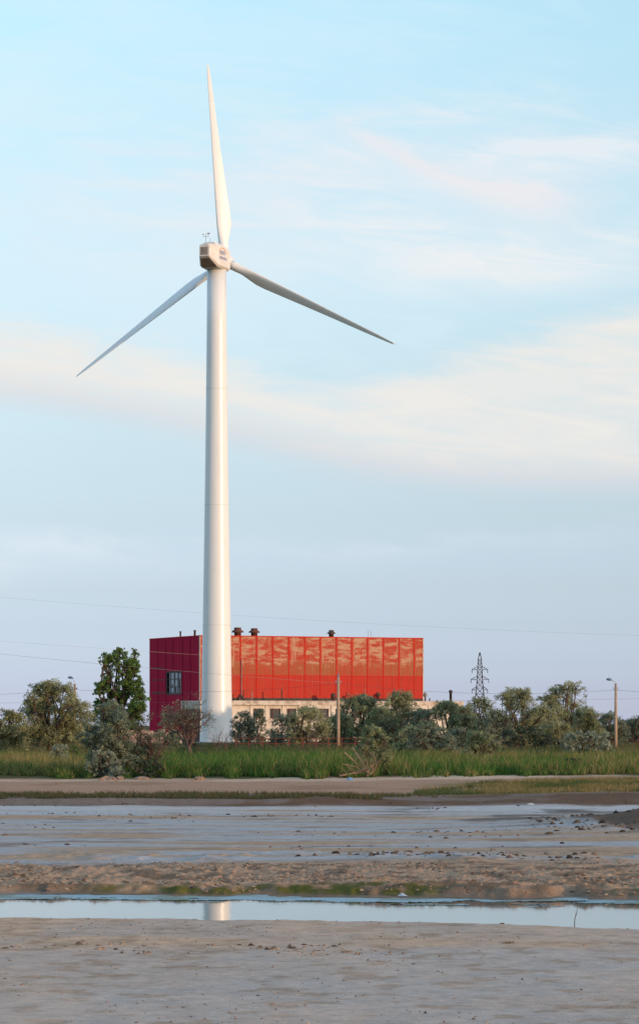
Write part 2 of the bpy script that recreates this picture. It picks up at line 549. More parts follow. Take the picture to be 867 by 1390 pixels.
# algae rafts along the far shore, sky reflection painted in as pale blue
def scum():
    xs = np.linspace(-20, 20, 1301); rows = np.linspace(-2.1, .35, 40)
    XXs, RR = np.meshgrid(xs, rows)
    YYs = y_far(XXs) + RR
    sh = fbm(XXs * .8, YYs * 2.2, 60, 5, .6) + .33 * ss(-1.7, -.2, RR) - .10 * ss(-1.2, -2.1, RR)
    keep = sh + .25 * (fbm(XXs * 2.6, YYs * 3.5, 62, 4) - .5) > .65
    ii = np.arange(XXs.size).reshape(XXs.shape)
    qq = np.stack([ii[:-1, :-1], ii[:-1, 1:], ii[1:, 1:], ii[1:, :-1]], -1)[keep[:-1, :-1]]
    zz = -.0165 + .012 * np.clip(sh - .63, 0, .3) / .3
    VV = np.stack([XXs, YYs, zz], -1).reshape(-1, 3)
    used = np.unique(qq); mp = -np.ones(len(VV), int); mp[used] = np.arange(len(used))
    cc = lerp(np.zeros(XXs.shape + (3,)) + np.array((.20, .29, .33)), (.10, .12, .06), ss(.45, .65, fbm(XXs * 2, YYs * 3, 61, 4)))
    return np_mesh('sky_tinted_algae', VV[used], mp[qq], np.full(len(qq), 4), {'tint': cc.reshape(-1, 3)[used]}, True)


m, T, b = material('algae', .45, .5)
T.set(b.inputs['Base Color'], T.attr('tint'))
bump(T, b, T.noise(T.obj(), 14, 4), .8, .02)
o = link('sky_tinted_algae', scum(), m)
tag(o, 'algae strip along the far shore, sky reflection painted in as blue', 'algae', kind='stuff')

# ------------------------------------------------------------------ clods
OCT_V = np.array([(1, 0, 0), (.6, .6, -.1), (0, 1, 0), (-.6, .6, 0), (-1, 0, -.1), (-.6, -.6, 0), (0, -1, -.1), (.6, -.6, 0),
                  (.5, .1, .55), (0, .5, .6), (-.5, 0, .5), (0, -.5, .55), (0.05, .02, .8)], float)
OCT_F = [(0, 1, 8), (1, 2, 9), (1, 9, 8), (2, 3, 9), (3, 4, 10), (3, 10, 9), (4, 5, 10), (5, 6, 11), (5, 11, 10), (6, 7, 11), (7, 0, 8), (7, 8, 11),
         (8, 9, 12), (9, 10, 12), (10, 11, 12), (11, 8, 12)]
OCT_F = np.array(OCT_F)


def lumps(P, R, rng, colours):
    """many stones: P (n,2) positions, R sizes"""
    n = len(P)
    B = OCT_V[None] * (1 + (rng.random((n, 13, 1)) - .5) * .7) * R[:, None, None]
    B = B * np.stack([.8 + rng.random(n) * .7, .8 + rng.random(n) * .5, .55 + rng.random(n) * .5], -1)[:, None, :]
    a = rng.random(n) * 6.28; ca, sa = np.cos(a)[:, None], np.sin(a)[:, None]
    x = B[..., 0] * ca - B[..., 1] * sa; y = B[..., 0] * sa + B[..., 1] * ca
    z0 = terrain(P[:, 0], P[:, 1])
    V = np.stack([x + P[:, :1], y + P[:, 1:2], B[..., 2] + z0[:, None] - .12 * R[:, None]], -1).reshape(-1, 3)
    Fc = (OCT_F[None] + (np.arange(n) * 13)[:, None, None]).reshape(-1, 3)
    col = np.repeat(colours, 13, 0)
    return V, Fc, col


def scatter_clods():
    rng = np.random.default_rng(3)
    Ps = []; Rs = []
    def zone(n, x0, x1, y0, y1, r0, r1, thr, sc=.7, seed=70):
        x = x0 + (x1 - x0) * rng.random(n * 4); y = y0 + (y1 - y0) * rng.random(n * 4)
        k = fbm(x * sc, y * sc, seed, 4) > thr
        x = x[k][:n]; y = y[k][:n]
        r = r0 + (r1 - r0) * rng.random(len(x)) ** 3
        Ps.append(np.stack([x, y], -1)); Rs.append(r)
    zone(11000, -14.5, 14.5, 44.4, 53.0, .006, .045, .47)
    zone(560, 1.5, 13, 43.8, 48.0, .015, .075, .45)
    zone(700, -14.5, 14.5, 53.5, 57.5, .015, .10, .57, .45, 24)
    zone(800, -16, 16, 58, 90, .012, .07, .60, .3)
    zone(2900, -9, 9, 22.5, 37.3, .004, .022, .50, 1.2)
    zone(150, -3.6, 1.0, 31.6, 33.2, .012, .05, .46, 1.5, 77)
    zone(90, -4.6, 4.6, 37.0, 37.9, .006, .025, .40, 1.5, 78)
    zone(420, -24, 24, 89.5, 104, .02, .09, .50)
    zone(700, 5.0, 12, 65, 79, .012, .10, .42, 1.0)
    xl = -14.5 + 29 * rng.random(1900); k = fbm(xl * .8, xl * 0, 79, 4) > .42; xl = xl[k]
    Ps.append(np.stack([xl, y_far(xl) + .12 + 1.5 * rng.random(len(xl)) ** 1.6], -1)); Rs.append(.008 + .042 * rng.random(len(xl)) ** 3)
    P = np.concatenate(Ps); R = np.concatenate(Rs)
    bad = (P[:, 1] > y_near(P[:, 0]) - .05) & (P[:, 1] < y_far(P[:, 0]) + .1)
    P = P[~bad]; R = R[~bad]
    base = np.array([(.29, .19, .13), (.22, .14, .095), (.34, .235, .16), (.11, .075, .05)])[rng.integers(0, 4, len(P))]
    base = base * (.7 + .6 * rng.random((len(P), 1)))
    dk = (P[:, 1] > 53.3); base[dk] *= .5
    V, Fc, col = lumps(P, R, rng, base)
    return np_mesh('clods', V, Fc, np.full(len(Fc), 3), {'tint': col})


mtint, T, b = material('clod_earth', .95, .1)
nn = T.noise(T.obj(), 30, 4); kk = T.m('MULTIPLY_ADD', nn, .9, .55)
T.set(b.inputs['Base Color'], T.mix(1.0, T.attr('tint'), T.vec(kk, kk, kk), 'MULTIPLY'))
bump(T, b, nn, .7, .02)
o = link('clods', scatter_clods(), mtint)
tag(o, 'dry clods and pebbles strewn over the mudflat', 'clods', kind='stuff')


# single stones one can point at
def stone(px, py, rpx, colour, label, group=None, squash=.6, seed=1, cat='stone'):
    d = 10000.0 / (py - HY)
    x = gx(px, d); r = rpx * d / F
    rng = np.random.default_rng(seed)
    import bmesh
    bm = bmesh.new(); bmesh.ops.create_icosphere(bm, subdivisions=2, radius=1)
    off = rng.random(3) * 9
    for v in bm.verts:
        c = v.co.normalized()
        k = .45 + 1.1 * float(fbm(np.array([c.x * 1.4 + off[0] + c.z]), np.array([c.y * 1.4 + off[1] - c.z]), seed, 3)[0])
        v.co = Vector((c.x * k * r * 1.15, c.y * k * r, max(c.z * k * r * squash, -.15 * r)))
    me = bpy.data.meshes.new('stone'); bm.to_mesh(me); bm.free()
    z = float(terrain(np.array([x]), np.array([d]))[0])
    o = link('stone', me, colour)
    o.location = (x, d, z + .08 * r)
    return tag(o, label, cat, group)


ROCK = speckled('rubble_stone', (.36, .24, .17), (.20, .13, .10), 6, .9, .15, .03)
ROCKP = speckled('pink_stone', (.42, .25, .165), (.20, .12, .085), 9, .9, .15, .05)
CLODM = speckled('dark_clod', (.13, .09, .065), (.07, .05, .04), 20, .95, .1, .02)
G = 'stones of the rubble heap at the grass edge'
for i, (px, py, r, l, mt) in enumerate([
        (143, 1059.5, 5.4, 'large pinkish stone near the left end of the rubble heap', ROCKP),
        (152, 1060.0, 6.1, 'broad brown stone in the middle of the rubble heap', ROCK),
        (162, 1059.0, 5.0, 'low dark stone at the right end of the rubble heap', ROCK),
        (137, 1061.3, 2.9, 'small stone lying left in front of the rubble heap', ROCK),
        (149, 1057.2, 4.3, 'pale stone on the back of the rubble heap', ROCKP),
        (158, 1062.0, 2.3, 'pebble lying in front of the rubble heap', ROCKP)]):
    stone(px, py, r, mt, l, G, .75, 10 + i)
stone(192, 1059, 9, ROCK, 'flat brown stone right of the rubble heap on the track edge', None, .35, 31)
stone(272, 1060, 7, ROCKP, 'lone pinkish orange stone on the track edge below the turbine tower', None, .6, 32)
stone(264, 1061.5, 3.5, ROCKP, 'small stone beside the lone pinkish stone below the tower', None, .6, 33)
stone(77, 1066, 2.6, ROCKP, 'single orange stone lying on the track at the left', None, .7, 34)
stone(745, 1136, 5.0, CLODM, 'black clod alone on the flat left of the dark mound', None, .7, 35, 'clod')
stone(139, 1294, 4.2, ROCK, 'largest brown clod on the near shore at lower left', None, .8, 36, 'clod')
stone(157, 1294.5, 2.6, CLODM, 'smaller clod just right of the largest near shore clod', None, .8, 37, 'clod')
stone(114, 1283, 3.2, ROCK, 'reddish clod on the near shore up and left of the largest clod', None, .7, 38, 'clod')
stone(541, 1252.5, 2.8, ROCKP, 'pinkish pebble at the near waterline right of the middle', None, .8, 39)
stone(494, 1252, 2.0, CLODM, 'dark pebble at the near waterline in the middle', None, .8, 40)
stone(681, 1257, 3.0, CLODM, 'dark pebble at the near waterline left of the stick', None, .6, 41)
stone(662, 1077, 3.0, ROCKP, 'pale stone on the edge of the dry grass slope', None, .6, 42)


def crumple(name, px, py, w, h, mat, label, cat, seed):
    """crumpled sheet of plastic or paper"""
    d = 10000.0 / (py - HY); s = d / F
    rng = np.random.default_rng(seed)
    n = 9; mb = MB(); vs = []
    for j in range(n):
        for i in range(n):
            a = i / (n - 1) - .5; c = j / (n - 1) - .5
            r = max(0, 1 - (2 * a) ** 2) * max(0, 1 - (2 * c) ** 2)
            vs.append((a * w * s * (1 + .3 * rng.random()), c * w * s * .8 * (1 + .3 * rng.random()), .006 + h * s * r * (.5 + .8 * rng.random())))
    mb.add(vs, [(j * n + i, j * n + i + 1, (j + 1) * n + i + 1, (j + 1) * n + i) for j in range(n - 1) for i in range(n - 1)])
    o = mb.build(name, mat)
    x = gx(px, d)
    z = max(float(terrain(np.array([x]), np.array([d]))[0]), -.02)
    o.location = (x, d, z)
    return tag(o, label, cat)


PLAS = speckled('pale_plastic', (.33, .41, .50), (.25, .31, .39), 30, .35, .5)
PAPER = speckled('white_litter', (.50, .49, .48), (.38, .37, .36), 30, .6, .3)
BLUEP = speckled('blue_plastic', (.10, .2, .38), (.3, .4, .5), 30, .5, .4)
crumple('plastic_bag', 546, 1218, 11, 3.6, PLAS, 'crumpled pale plastic bag at the far edge of the pool', 'plastic bag', 5)
crumple('litter', 720, 1096, 10, 2.2, PAPER, 'white scrap of litter below the dry grass slope', 'litter', 6)
crumple('litter', 762, 1084, 7, 2, PAPER, 'small pale scrap of litter on the dry grass slope', 'litter', 8)
crumple('litter', 475, 1060.5, 9, 4, BLUEP, 'blue and white plastic scrap among the dead branches', 'litter', 7)


# ------------------------------------------------------------------ plants
def foliage_mat(name, translucent=.3, rough=.55):
    m = bpy.data.materials.new(name); m.use_nodes = True
    nt = m.node_tree; T = NT(nt); b = nt.nodes['Principled BSDF']
    c = T.attr('tint')
    T.set(b.inputs['Base Color'], c)
    b.inputs['Roughness'].default_value = rough; b.inputs['Specular IOR Level'].default_value = .25
    tr = T.n('ShaderNodeBsdfTranslucent'); T.set(tr.inputs[0], c)
    mx = T.n('ShaderNodeMixShader'); mx.inputs[0].default_value = translucent
    nt.links.new(b.outputs[0], mx.inputs[1]); nt.links.new(tr.outputs[0], mx.inputs[2])
    nt.links.new(mx.outputs[0], nt.nodes['Material Output'].inputs[0])
    return m


LEAF = foliage_mat('leaf'); GRASS = foliage_mat('grass_blade', .45, .5)
BARK = speckled('bark', (.11, .07, .055), (.06, .04, .035), 9, .9, .1, .02)
TWIG = speckled('bare_twig', (.16, .10, .085), (.085, .052, .05), 9, .9, .1)
DEADW = speckled('dead_wood', (.30, .20, .14), (.19, .125, .09), 5, .9, .1, .01)


def leaf_mesh(name, centres, rad, counts, size, cols, rng, aspect=.5, droop=.0, flat=.8):
    """clumps of diamond leaves around centres"""
    tot = int(np.sum(counts))
    ci = np.repeat(np.arange(len(centres)), counts)
    g = rng.normal(size=(tot, 3)); g /= (np.linalg.norm(g, axis=1, keepdims=True) + 1e-9)
    rr = rng.random((tot, 1)) ** .5
    P = centres[ci] + g * rr * rad[ci][:, None] * np.array([1, 1, flat])
    nr_ = rng.normal(size=(tot, 3)) * .75 + g; nr_[:, 2] += .35
    a = np.cross(nr_, rng.normal(size=(tot, 3)) + np.array([0, 0, .01]))
    a /= np.linalg.norm(a, axis=1, keepdims=True)
    b = np.cross(nr_, a); b /= (np.linalg.norm(b, axis=1, keepdims=True) + 1e-9)
    s = (size * (.6 + .8 * rng.random(tot)))[:, None]
    V = np.stack([P - a * s * .5, P + b * s * aspect * .5, P + a * s * .5, P - b * s * aspect * .5], 1).reshape(-1, 3)
    V[:, 2] = np.maximum(V[:, 2], .02)
    col = cols[ci] * (.85 + .3 * rng.random((tot, 1)))
    return np_mesh(name, V, np.arange(tot * 4), np.full(tot, 4), {'tint': np.repeat(col, 4, 0)})


PAL = {  # leaf colour sets
    'olive': [(0.206, 0.234, 0.111), (0.267, 0.289, 0.150), (0.152, 0.184, 0.090), (0.314, 0.315, 0.170)],
    'silver': [(0.272, 0.300, 0.209), (0.345, 0.355, 0.254), (0.200, 0.227, 0.155)],
    'grey': [(0.155, 0.190, 0.128), (0.200, 0.227, 0.155), (0.109, 0.146, 0.101), (0.254, 0.263, 0.165)],
    'green': [(0.090, 0.155, 0.036), (0.122, 0.187, 0.046), (0.065, 0.114, 0.029)],
    'fresh': [(0.109, 0.186, 0.041), (0.154, 0.238, 0.054), (0.090, 0.154, 0.036)],
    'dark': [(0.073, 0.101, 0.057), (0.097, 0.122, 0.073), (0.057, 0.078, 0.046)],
    'warm': [(0.286, 0.272, 0.121), (0.339, 0.332, 0.165), (0.214, 0.222, 0.109), (0.251, 0.262, 0.141)],
}


def tree(name, px, d, ytop, wpx, pal, label, cat, group, seed, cb=.08, lobes=7, dens=1.0, leaf=.16, stems=1, lean=0.0,
         gaps=.0, lobe_r=.30, top=.75, aspect=.5):
    """broadleaf tree or shrub: forked trunk, limbs to every lobe, leaf clumps on the lobes"""
    rng = np.random.default_rng(seed)
    x = gx(px, d); H = H0 + (HY - ytop) * d / F; W = wpx * d / F * (1.42 if px > 430 and d > 210 else 1.3 if px > 310 else 1.16)
    lobes = int(lobes * 1.7); lobe_r *= .74
    root = empty(name, (x, d, 0), label=label, cat=cat, group=group)
    zc = H * (cb + 1) / 2; hz = H * (1 - cb) / 2
    # lobes: uneven sub-crowns, the lowest ones down at the crown's foot
    L = []; R = []
    tries = 0
    while len(L) < lobes and tries < 600:
        tries += 1
        zz = (len(L) + rng.random()) / lobes
        zz = zz if rng.random() < .6 else rng.random()
        half = W * .5 * (1 - top * max(0, zz - .42) ** 1.6 * 1.9) * (.86 + .14 * min(1, zz / .25))
        r = lobe_r * min(W, H) * (.7 + .6 * rng.random()) * (1.1 - .35 * zz)
        xx = (rng.random() * 2 - 1); xx = np.sign(xx) * abs(xx) ** .7
        q = np.array([xx * max(.05 * W, half - r * .85), rng.normal() * W * .2, H * (cb + (1 - cb) * zz)])
        q[2] = min(q[2], H - r * .95); q[2] = max(q[2], cb * H + r * .45)
        if tries < 400 and any(np.linalg.norm((q - l) * np.array([1, .6, 1])) < .7 * rr for l, rr in zip(L, R)):
            continue
        q[0] += lean * q[2]
        L.append(q); R.append(r)
    # one lobe reaches the top
    L.append(np.array([lean * H + (rng.random() - .5) * W * .22, 0, H - lobe_r * min(W, H) * .75])); R.append(lobe_r * min(W, H) * .8)
    L = np.array(L); R = np.array(R)
    Cc = []; Cr = []; Ck = []
    pal_ = np.array(PAL[pal])
    for l, r in zip(L, R):
        nC = max(8, int(26 * (r / max(.25, lobe_r * min(W, H))) ** 2))
        g = rng.normal(size=(nC, 3)); g /= np.linalg.norm(g, axis=1, keepdims=True)
        g[:, 2] = np.where(g[:, 2] < -.5, -g[:, 2], g[:, 2])
        pts = l + g * (r * (.5 + .75 * rng.random((nC, 1)) ** 1.5)) * np.array([1, 1, .9])
        if gaps:
            pts = pts[rng.random(len(pts)) > gaps]
        Cc.append(pts); Cr.append(np.full(len(pts), r) * (.20 + .26 * rng.random(len(pts))))
        kk = pal_[rng.integers(0, len(pal_), len(pts))] * (.7 + .55 * rng.random((len(pts), 1))) * (.85 + .35 * rng.random())
        Ck.append(kk)
    # fill between the lobes so that the crown reads as one body
    nf = int(sum(len(c) for c in Cc) * .45)
    zz = rng.random(nf) ** .9
    half = W * .5 * (1 - top * np.maximum(0, zz - .42) ** 1.6 * 1.9) * .84
    cell = vn(zz * 4 + seed, rng.random(nf) * 0 + seed, seed)
    xx = (rng.random(nf) * 2 - 1) * half * (.75 + .4 * cell)
    pf = np.stack([xx + lean * zz * H, (rng.random(nf) * 2 - 1) * half * .7, H * (cb + (.93 - cb) * zz)], -1)
    if gaps:
        pf = pf[rng.random(nf) > gaps * 1.6]
    Cc.append(pf); Cr.append(lobe_r * min(W, H) * (.22 + .22 * rng.random(len(pf))))
    Ck.append(pal_[rng.integers(0, len(pal_), len(pf))] * (.8 + .4 * rng.random((len(pf), 1))))
    Cc = np.concatenate(Cc); Cr = np.concatenate(Cr); Ck = np.concatenate(Ck)
    Cc[:, 2] = np.clip(Cc[:, 2], .08, H - .02)
    area = wpx * (HY + 10000 / d - ytop) * .54
    leaf = leaf * .74
    N = int(area * 8.0 * dens)
    wgt = Cr ** 2; cnt = np.maximum(6, (N * wgt / wgt.sum()).astype(int))
    # trunk and limbs
    mb = MB()
    bases = [np.array([(i - (stems - 1) / 2) * .18 * W / max(1, stems) + rng.normal() * .03, rng.normal() * .05, 0]) for i in range(stems)]
    tr = max(.035, .02 * H + .012 * W)
    forks = []
    for bpt in bases:
        f = np.array([bpt[0] * 1.6 + lean * zc * .5 + rng.normal() * .06 * W, rng.normal() * .05 * W, max(.22 * H, cb * H * .9)])
        midp = (bpt + f) / 2 + rng.normal(size=3) * .03 * W * np.array([1, 1, 0])
        mb.tube([bpt - np.array([0, 0, .1]), midp, f], [tr * 1.15, tr * .9, tr * .75], 7)
        forks.append(f)
    for l, r in zip(L, R):
        f = min(forks, key=lambda q: np.linalg.norm(q[:2] - l[:2]))
        mid1 = f * .55 + l * .45 + rng.normal(size=3) * .06 * W + np.array([0, 0, -.04 * H])
        mid1[2] = max(mid1[2], .05)
        mb.tube([f, mid1, l], [tr * .6, tr * .42, tr * .22], 5, False)
    sel = rng.permutation(len(Cc))[:int(len(Cc) * .6)]
    for i in sel:
        l = L[np.argmin(np.linalg.norm(L - Cc[i], axis=1))]
        mid1 = (l + Cc[i]) / 2 + rng.normal(size=3) * .04 * W * .5
        mb.tube([l, mid1, Cc[i]], [tr * .2, tr * .13, tr * .06], 3, False)
    mb.build('trunk', BARK, root, True)
    me = leaf_mesh('crown', Cc, Cr, cnt, leaf, Ck, rng, aspect)
    link('crown', me, LEAF, root)
    return root


def twig_tree(name, px, d, ytop, wpx, label, cat, group, seed, stems=4, trunk=0.0, leaves=0, pal='dark', mat=None, spread=1.0, depth=4, leafsize=.1, thick=1.0):
    """bare or nearly bare branching shrub"""
    rng = np.random.default_rng(seed)
    x = gx(px, d); H = H0 + (HY - ytop) * d / F; W = wpx * d / F
    root = empty(name, (x, d, 0), label=label, cat=cat, group=group)
    mb = MB(); tips = []

    def grow(p, dirv, ln, r, k):
        e = p.copy(); pts = [p.copy()]; dv = dirv.copy()
        for _ in range(3):
            dv = dv + rng.normal(size=3) * .22; dv[2] += .03; dv /= np.linalg.norm(dv)
            e = e + dv * ln / 3; e[2] = max(e[2], .03)
            pts.append(e.copy())
        mb.tube(pts, [r, r * .85, r * .7, r * .5], 5 if k > 2 else 3, False)
        tips.append(e.copy()); tips.append(pts[2].copy())
        if k <= 0:
            return
        for _ in range(rng.integers(2, 4)):
            q = pts[rng.integers(1, 4)]
            nd = dv + rng.normal(size=3) * .65 * np.array([1, .8, .7]); nd[2] += .12; nd /= np.linalg.norm(nd)
            grow(q, nd, ln * (.58 + .25 * rng.random()), r * .58, k - 1)
    r0 = .014 * H * thick + .008
    for i in range(stems):
        a = (i + .5) / stems * 2 - 1 + rng.normal() * .12
        dv = np.array([a * W / H * .75 * spread, rng.normal() * .25, 1.0]); dv /= np.linalg.norm(dv)
        p0 = np.array([a * .08 * W, rng.normal() * .05, 0])
        if trunk:
            t1 = np.array([rng.normal() * .05 * W, 0, trunk * H])
            if i == 0:
                mb.tube([(0, 0, -.1), (.04 * W, 0, trunk * H * .5), t1], [r0 * 2.4, r0 * 2.0, r0 * 1.7], 7)
                base = t1
            p0 = base
        grow(p0, dv, H * (.44 if not trunk else .36), r0 * 1.2, depth)
    # scale to height / width
    A = np.array(mb.v); zmax = A[:, 2].max(); xw = A[:, 0].max() - A[:, 0].min(); xm = (A[:, 0].max() + A[:, 0].min()) / 2
    sc = np.array([W / xw, W / xw, H / zmax])
    A = (A - np.array([xm * .7, 0, 0])) * sc
    mb.v = [tuple(p) for p in A]
    mb.build('branches', mat or TWIG, root)
    if leaves:
        tp = (np.array(tips) - np.array([xm * .7, 0, 0])) * sc
        k = rng.permutation(len(tp))[:max(1, leaves // 9)]
        pal_ = np.array(PAL[pal])
        cc = pal_[rng.integers(0, len(pal_), len(k))]
        link('crown', leaf_mesh('crown', tp[k], np.full(len(k), .055 * W + .04), np.full(len(k), 9), leafsize, cc, rng), LEAF, root)
    return root


GB = 'bushes and trees in front of the hall'
# ---- left of the tower
tree('olive_tree', 14, 232, 963, 46, 'warm', 'small yellowish olive bush at the left edge of the row', 'bush', GB, 101, .12, 7, 1.0, .17, 2)
tree('olive_tree', 71, 245, 925, 88, 'warm', 'big rounded olive green tree left of the tall poplar, lamp head peeping above it', 'tree', GB, 102, .12, 15, 1.1, .17, 3, .03, lobe_r=.22, top=.5)
tree('olive_tree', 117, 290, 962, 40, 'olive', 'small olive bush between the rounded tree and the poplar', 'bush', GB, 103, .1, 6, .9, .18, 1)
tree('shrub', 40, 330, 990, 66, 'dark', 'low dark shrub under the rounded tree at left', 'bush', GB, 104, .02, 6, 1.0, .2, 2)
tree('poplar_tree', 163, 385, 879, 66, 'fresh', 'tall fresh green poplar left of the red hall', 'tree', GB, 105, .10, 26, 1.25, .22, 1, lobe_r=.155, top=.55, gaps=.06, aspect=.75)
tree('silver_bush', 82, 168, 1011, 30, 'silver', 'low silvery bush in the tan grass below the rounded tree', 'bush', GB, 106, .02, 5, 1.2, .09, 2)
tree('shrub', 101, 190, 1013, 18, 'green', 'small bright green shrub right of the low silvery bush', 'bush', GB, 107, .02, 4, 1.2, .1, 1)
tree('olive_bush', 153, 140, 953, 78, 'grey', 'dense grey green bush at the grass edge below the poplar', 'bush', GB, 108, .03, 11, 1.15, .11, 3, lobe_r=.25)
tree('silver_bush', 143, 138, 1018, 56, 'silver', 'silvery grey bush low in front of the dense grey green bush', 'bush', GB, 109, .02, 7, 1.0, .085, 2)
twig_tree('twiggy_shrub', 200, 141, 956, 84, 'brown twiggy shrub with sparse leaves left of the bare tree', 'bush', GB, 110, 11, 0, 2200, 'dark', None, 1.0, 5, .09)
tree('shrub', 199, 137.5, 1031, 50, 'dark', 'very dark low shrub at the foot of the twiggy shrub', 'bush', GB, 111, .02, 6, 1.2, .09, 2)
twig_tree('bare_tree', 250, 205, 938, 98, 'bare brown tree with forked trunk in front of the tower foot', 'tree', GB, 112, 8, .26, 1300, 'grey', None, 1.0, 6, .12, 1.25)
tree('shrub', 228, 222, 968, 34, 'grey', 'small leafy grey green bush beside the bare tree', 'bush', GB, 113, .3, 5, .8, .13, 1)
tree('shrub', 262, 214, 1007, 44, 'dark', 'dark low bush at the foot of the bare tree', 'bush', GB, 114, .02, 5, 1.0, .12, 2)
twig_tree('twiggy_shrub', 303, 262, 984, 52, 'bare reddish shrub at the foot of the turbine tower', 'bush', GB, 115, 8, 0, 0, 'dark', None, 1.1, 5)
# ---- middle
tree('shrub', 330, 345, 964, 34, 'grey', 'grey green bush just right of the tower stairs', 'bush', GB, 120, .05, 7, 1.05, .2, 2)
tree('shrub', 352, 350, 962, 22, 'grey', 'slim grey green bush under the annex windows', 'bush', GB, 121, .1, 5, .8, .2, 1)
tree('shrub', 385, 345, 970, 48, 'grey', 'blue grey bush below the second annex window', 'bush', GB, 122, .03, 8, 1.1, .2, 2)
tree('olive_tree', 418, 318, 958, 52, 'warm', 'warm olive bush left of the plain pole', 'bush', GB, 123, .1, 9, 1.0, .19, 2)
twig_tree('twiggy_shrub', 432, 300, 982, 40, 'purple brown twiggy bush behind the pipe fence', 'bush', GB, 124, 5, 0, 200, 'dark', None, 1.0, 4, .16)
tree('olive_tree', 489, 335, 943, 58, 'olive', 'grey olive tree right behind the plain pole', 'tree', GB, 125, .06, 11, 1.1, .2, 2, lobe_r=.25)
tree('olive_tree', 543, 332, 937, 54, 'olive', 'tallest grey olive tree below the right end of the hall', 'tree', GB, 126, .06, 11, 1.1, .2, 2, lobe_r=.25)
tree('shrub', 530, 300, 975, 50, 'dark', 'dark blue green bush under the tallest grey olive tree', 'bush', GB, 127, .02, 8, 1.1, .18, 2)
tree('olive_tree', 572, 322, 962, 40, 'grey', 'grey bush between the tallest olive tree and the wide bush', 'bush', GB, 131, .04, 7, 1.0, .19, 2)
tree('olive_tree', 607, 318, 951, 62, 'olive', 'wide olive bush below the dark chimney pipe', 'bush', GB, 128, .04, 11, 1.1, .19, 3, lobe_r=.25)
tree('shrub', 584, 215, 982, 56, 'grey', 'low grey green bush in front of the wide olive bush', 'bush', GB, 129, .02, 7, 1.0, .15, 2)
tree('olive_bush', 506, 143, 985, 46, 'olive', 'ragged olive shrub at the grass edge over the dead branches', 'bush', GB, 130, .12, 7, .9, .095, 3)
# ---- right
tree('olive_tree', 651, 325, 945, 46, 'olive', 'grey olive bush standing below the lattice pylon', 'bush', GB, 140, .05, 9, 1.1, .19, 2, lobe_r=.26)
tree('olive_tree', 703, 312, 933, 66, 'warm', 'large full olive tree right of the lattice pylon', 'tree', GB, 141, .05, 14, 1.15, .19, 3, lobe_r=.23)
tree('olive_tree', 768, 345, 926, 62, 'warm', 'loose tall olive tree with see-through crown left of the street lamp', 'tree', GB, 142, .2, 13, .8, .21, 2, gaps=.3, lobe_r=.2)
tree('olive_tree', 740, 318, 958, 44, 'warm', 'middle olive bush between the full tree and the see-through tree', 'bush', GB, 143, .04, 9, 1.1, .19, 2)
tree('olive_tree', 793, 330, 960, 46, 'olive', 'olive bush under the right side of the see-through tree', 'bush', GB, 144, .04, 9, 1.05, .19, 2)
tree('silver_bush', 797, 225, 993, 54, 'silver', 'low silvery bush left of the foot of the street lamp', 'bush', GB, 145, .02, 7, 1.0, .15, 2)
tree('olive_tree', 826, 340, 966, 44, 'grey', 'grey olive bush directly behind the street lamp', 'bush', GB, 146, .04, 8, 1.05, .2, 2)
tree('olive_tree', 862, 350, 972, 42, 'grey', 'grey olive bush at the right edge of the picture', 'bush', GB, 147, .04, 8, 1.05, .2, 2)
tree('shrub', 718, 290, 985, 56, 'dark', 'dark low bush under the large full olive tree', 'bush', GB, 148, .02, 7, 1.1, .17, 2)
twig_tree('twiggy_shrub', 668, 275, 984, 44, 'brown twiggy bush below and left of the large full tree', 'bush', GB, 149, 5, 0, 350, 'olive', None, 1.0, 4, .15)
tree('olive_bush', 650, 185, 992, 48, 'olive', 'rounded olive bush at the back of the grass right of the middle', 'bush', GB, 150, .02, 7, 1.1, .12, 2)
tree('shrub', 779, 158, 1028, 28, 'dark', 'dark green shrub standing alone in the tall grass at right', 'bush', GB, 151, .02, 6, 1.1, .085, 2)
tree('olive_tree', 460, 322, 968, 40, 'olive', 'low olive bush around the foot of the plain pole, left of the grey olive tree', 'bush', GB, 170, .02, 7, 1.0, .19, 2)
tree('olive_tree', 516, 318, 958, 38, 'olive', 'olive bush wedged between the two grey olive trees', 'bush', GB, 171, .02, 7, 1.0, .19, 2)
tree('olive_tree', 632, 312, 958, 36, 'olive', 'olive bush between the wide olive bush and the pylon', 'bush', GB, 172, .02, 7, 1.0, .19, 2)
tree('olive_tree', 676, 308, 962, 36, 'grey', 'grey bush left of the large full olive tree', 'bush', GB, 173, .02, 7, 1.0, .19, 2)
tree('olive_bush', 757, 292, 978, 44, 'warm', 'warm olive bush low in front of the see-through tree', 'bush', GB, 174, .02, 8, 1.0, .17, 2)
tree('olive_bush', 556, 225, 986, 44, 'olive', 'low olive bush at the grass edge below the tallest grey olive tree', 'bush', GB, 175, .02, 7, 1.0, .15, 2)
tree('olive_bush', 622, 220, 988, 46, 'grey', 'low grey bush at the grass edge below the dark chimney pipe', 'bush', GB, 176, .02, 7, 1.0, .15, 2)
tree('poplar_tree', 948, 357, 880, 62, 'fresh', 'unseen tall poplar added beyond the right edge to shade the tower foot', 'tree', GB, 177, .04, 14, 1.0, .34, 1, lobe_r=.24, top=.35)  # out of view, added to cast shade on the tower foot
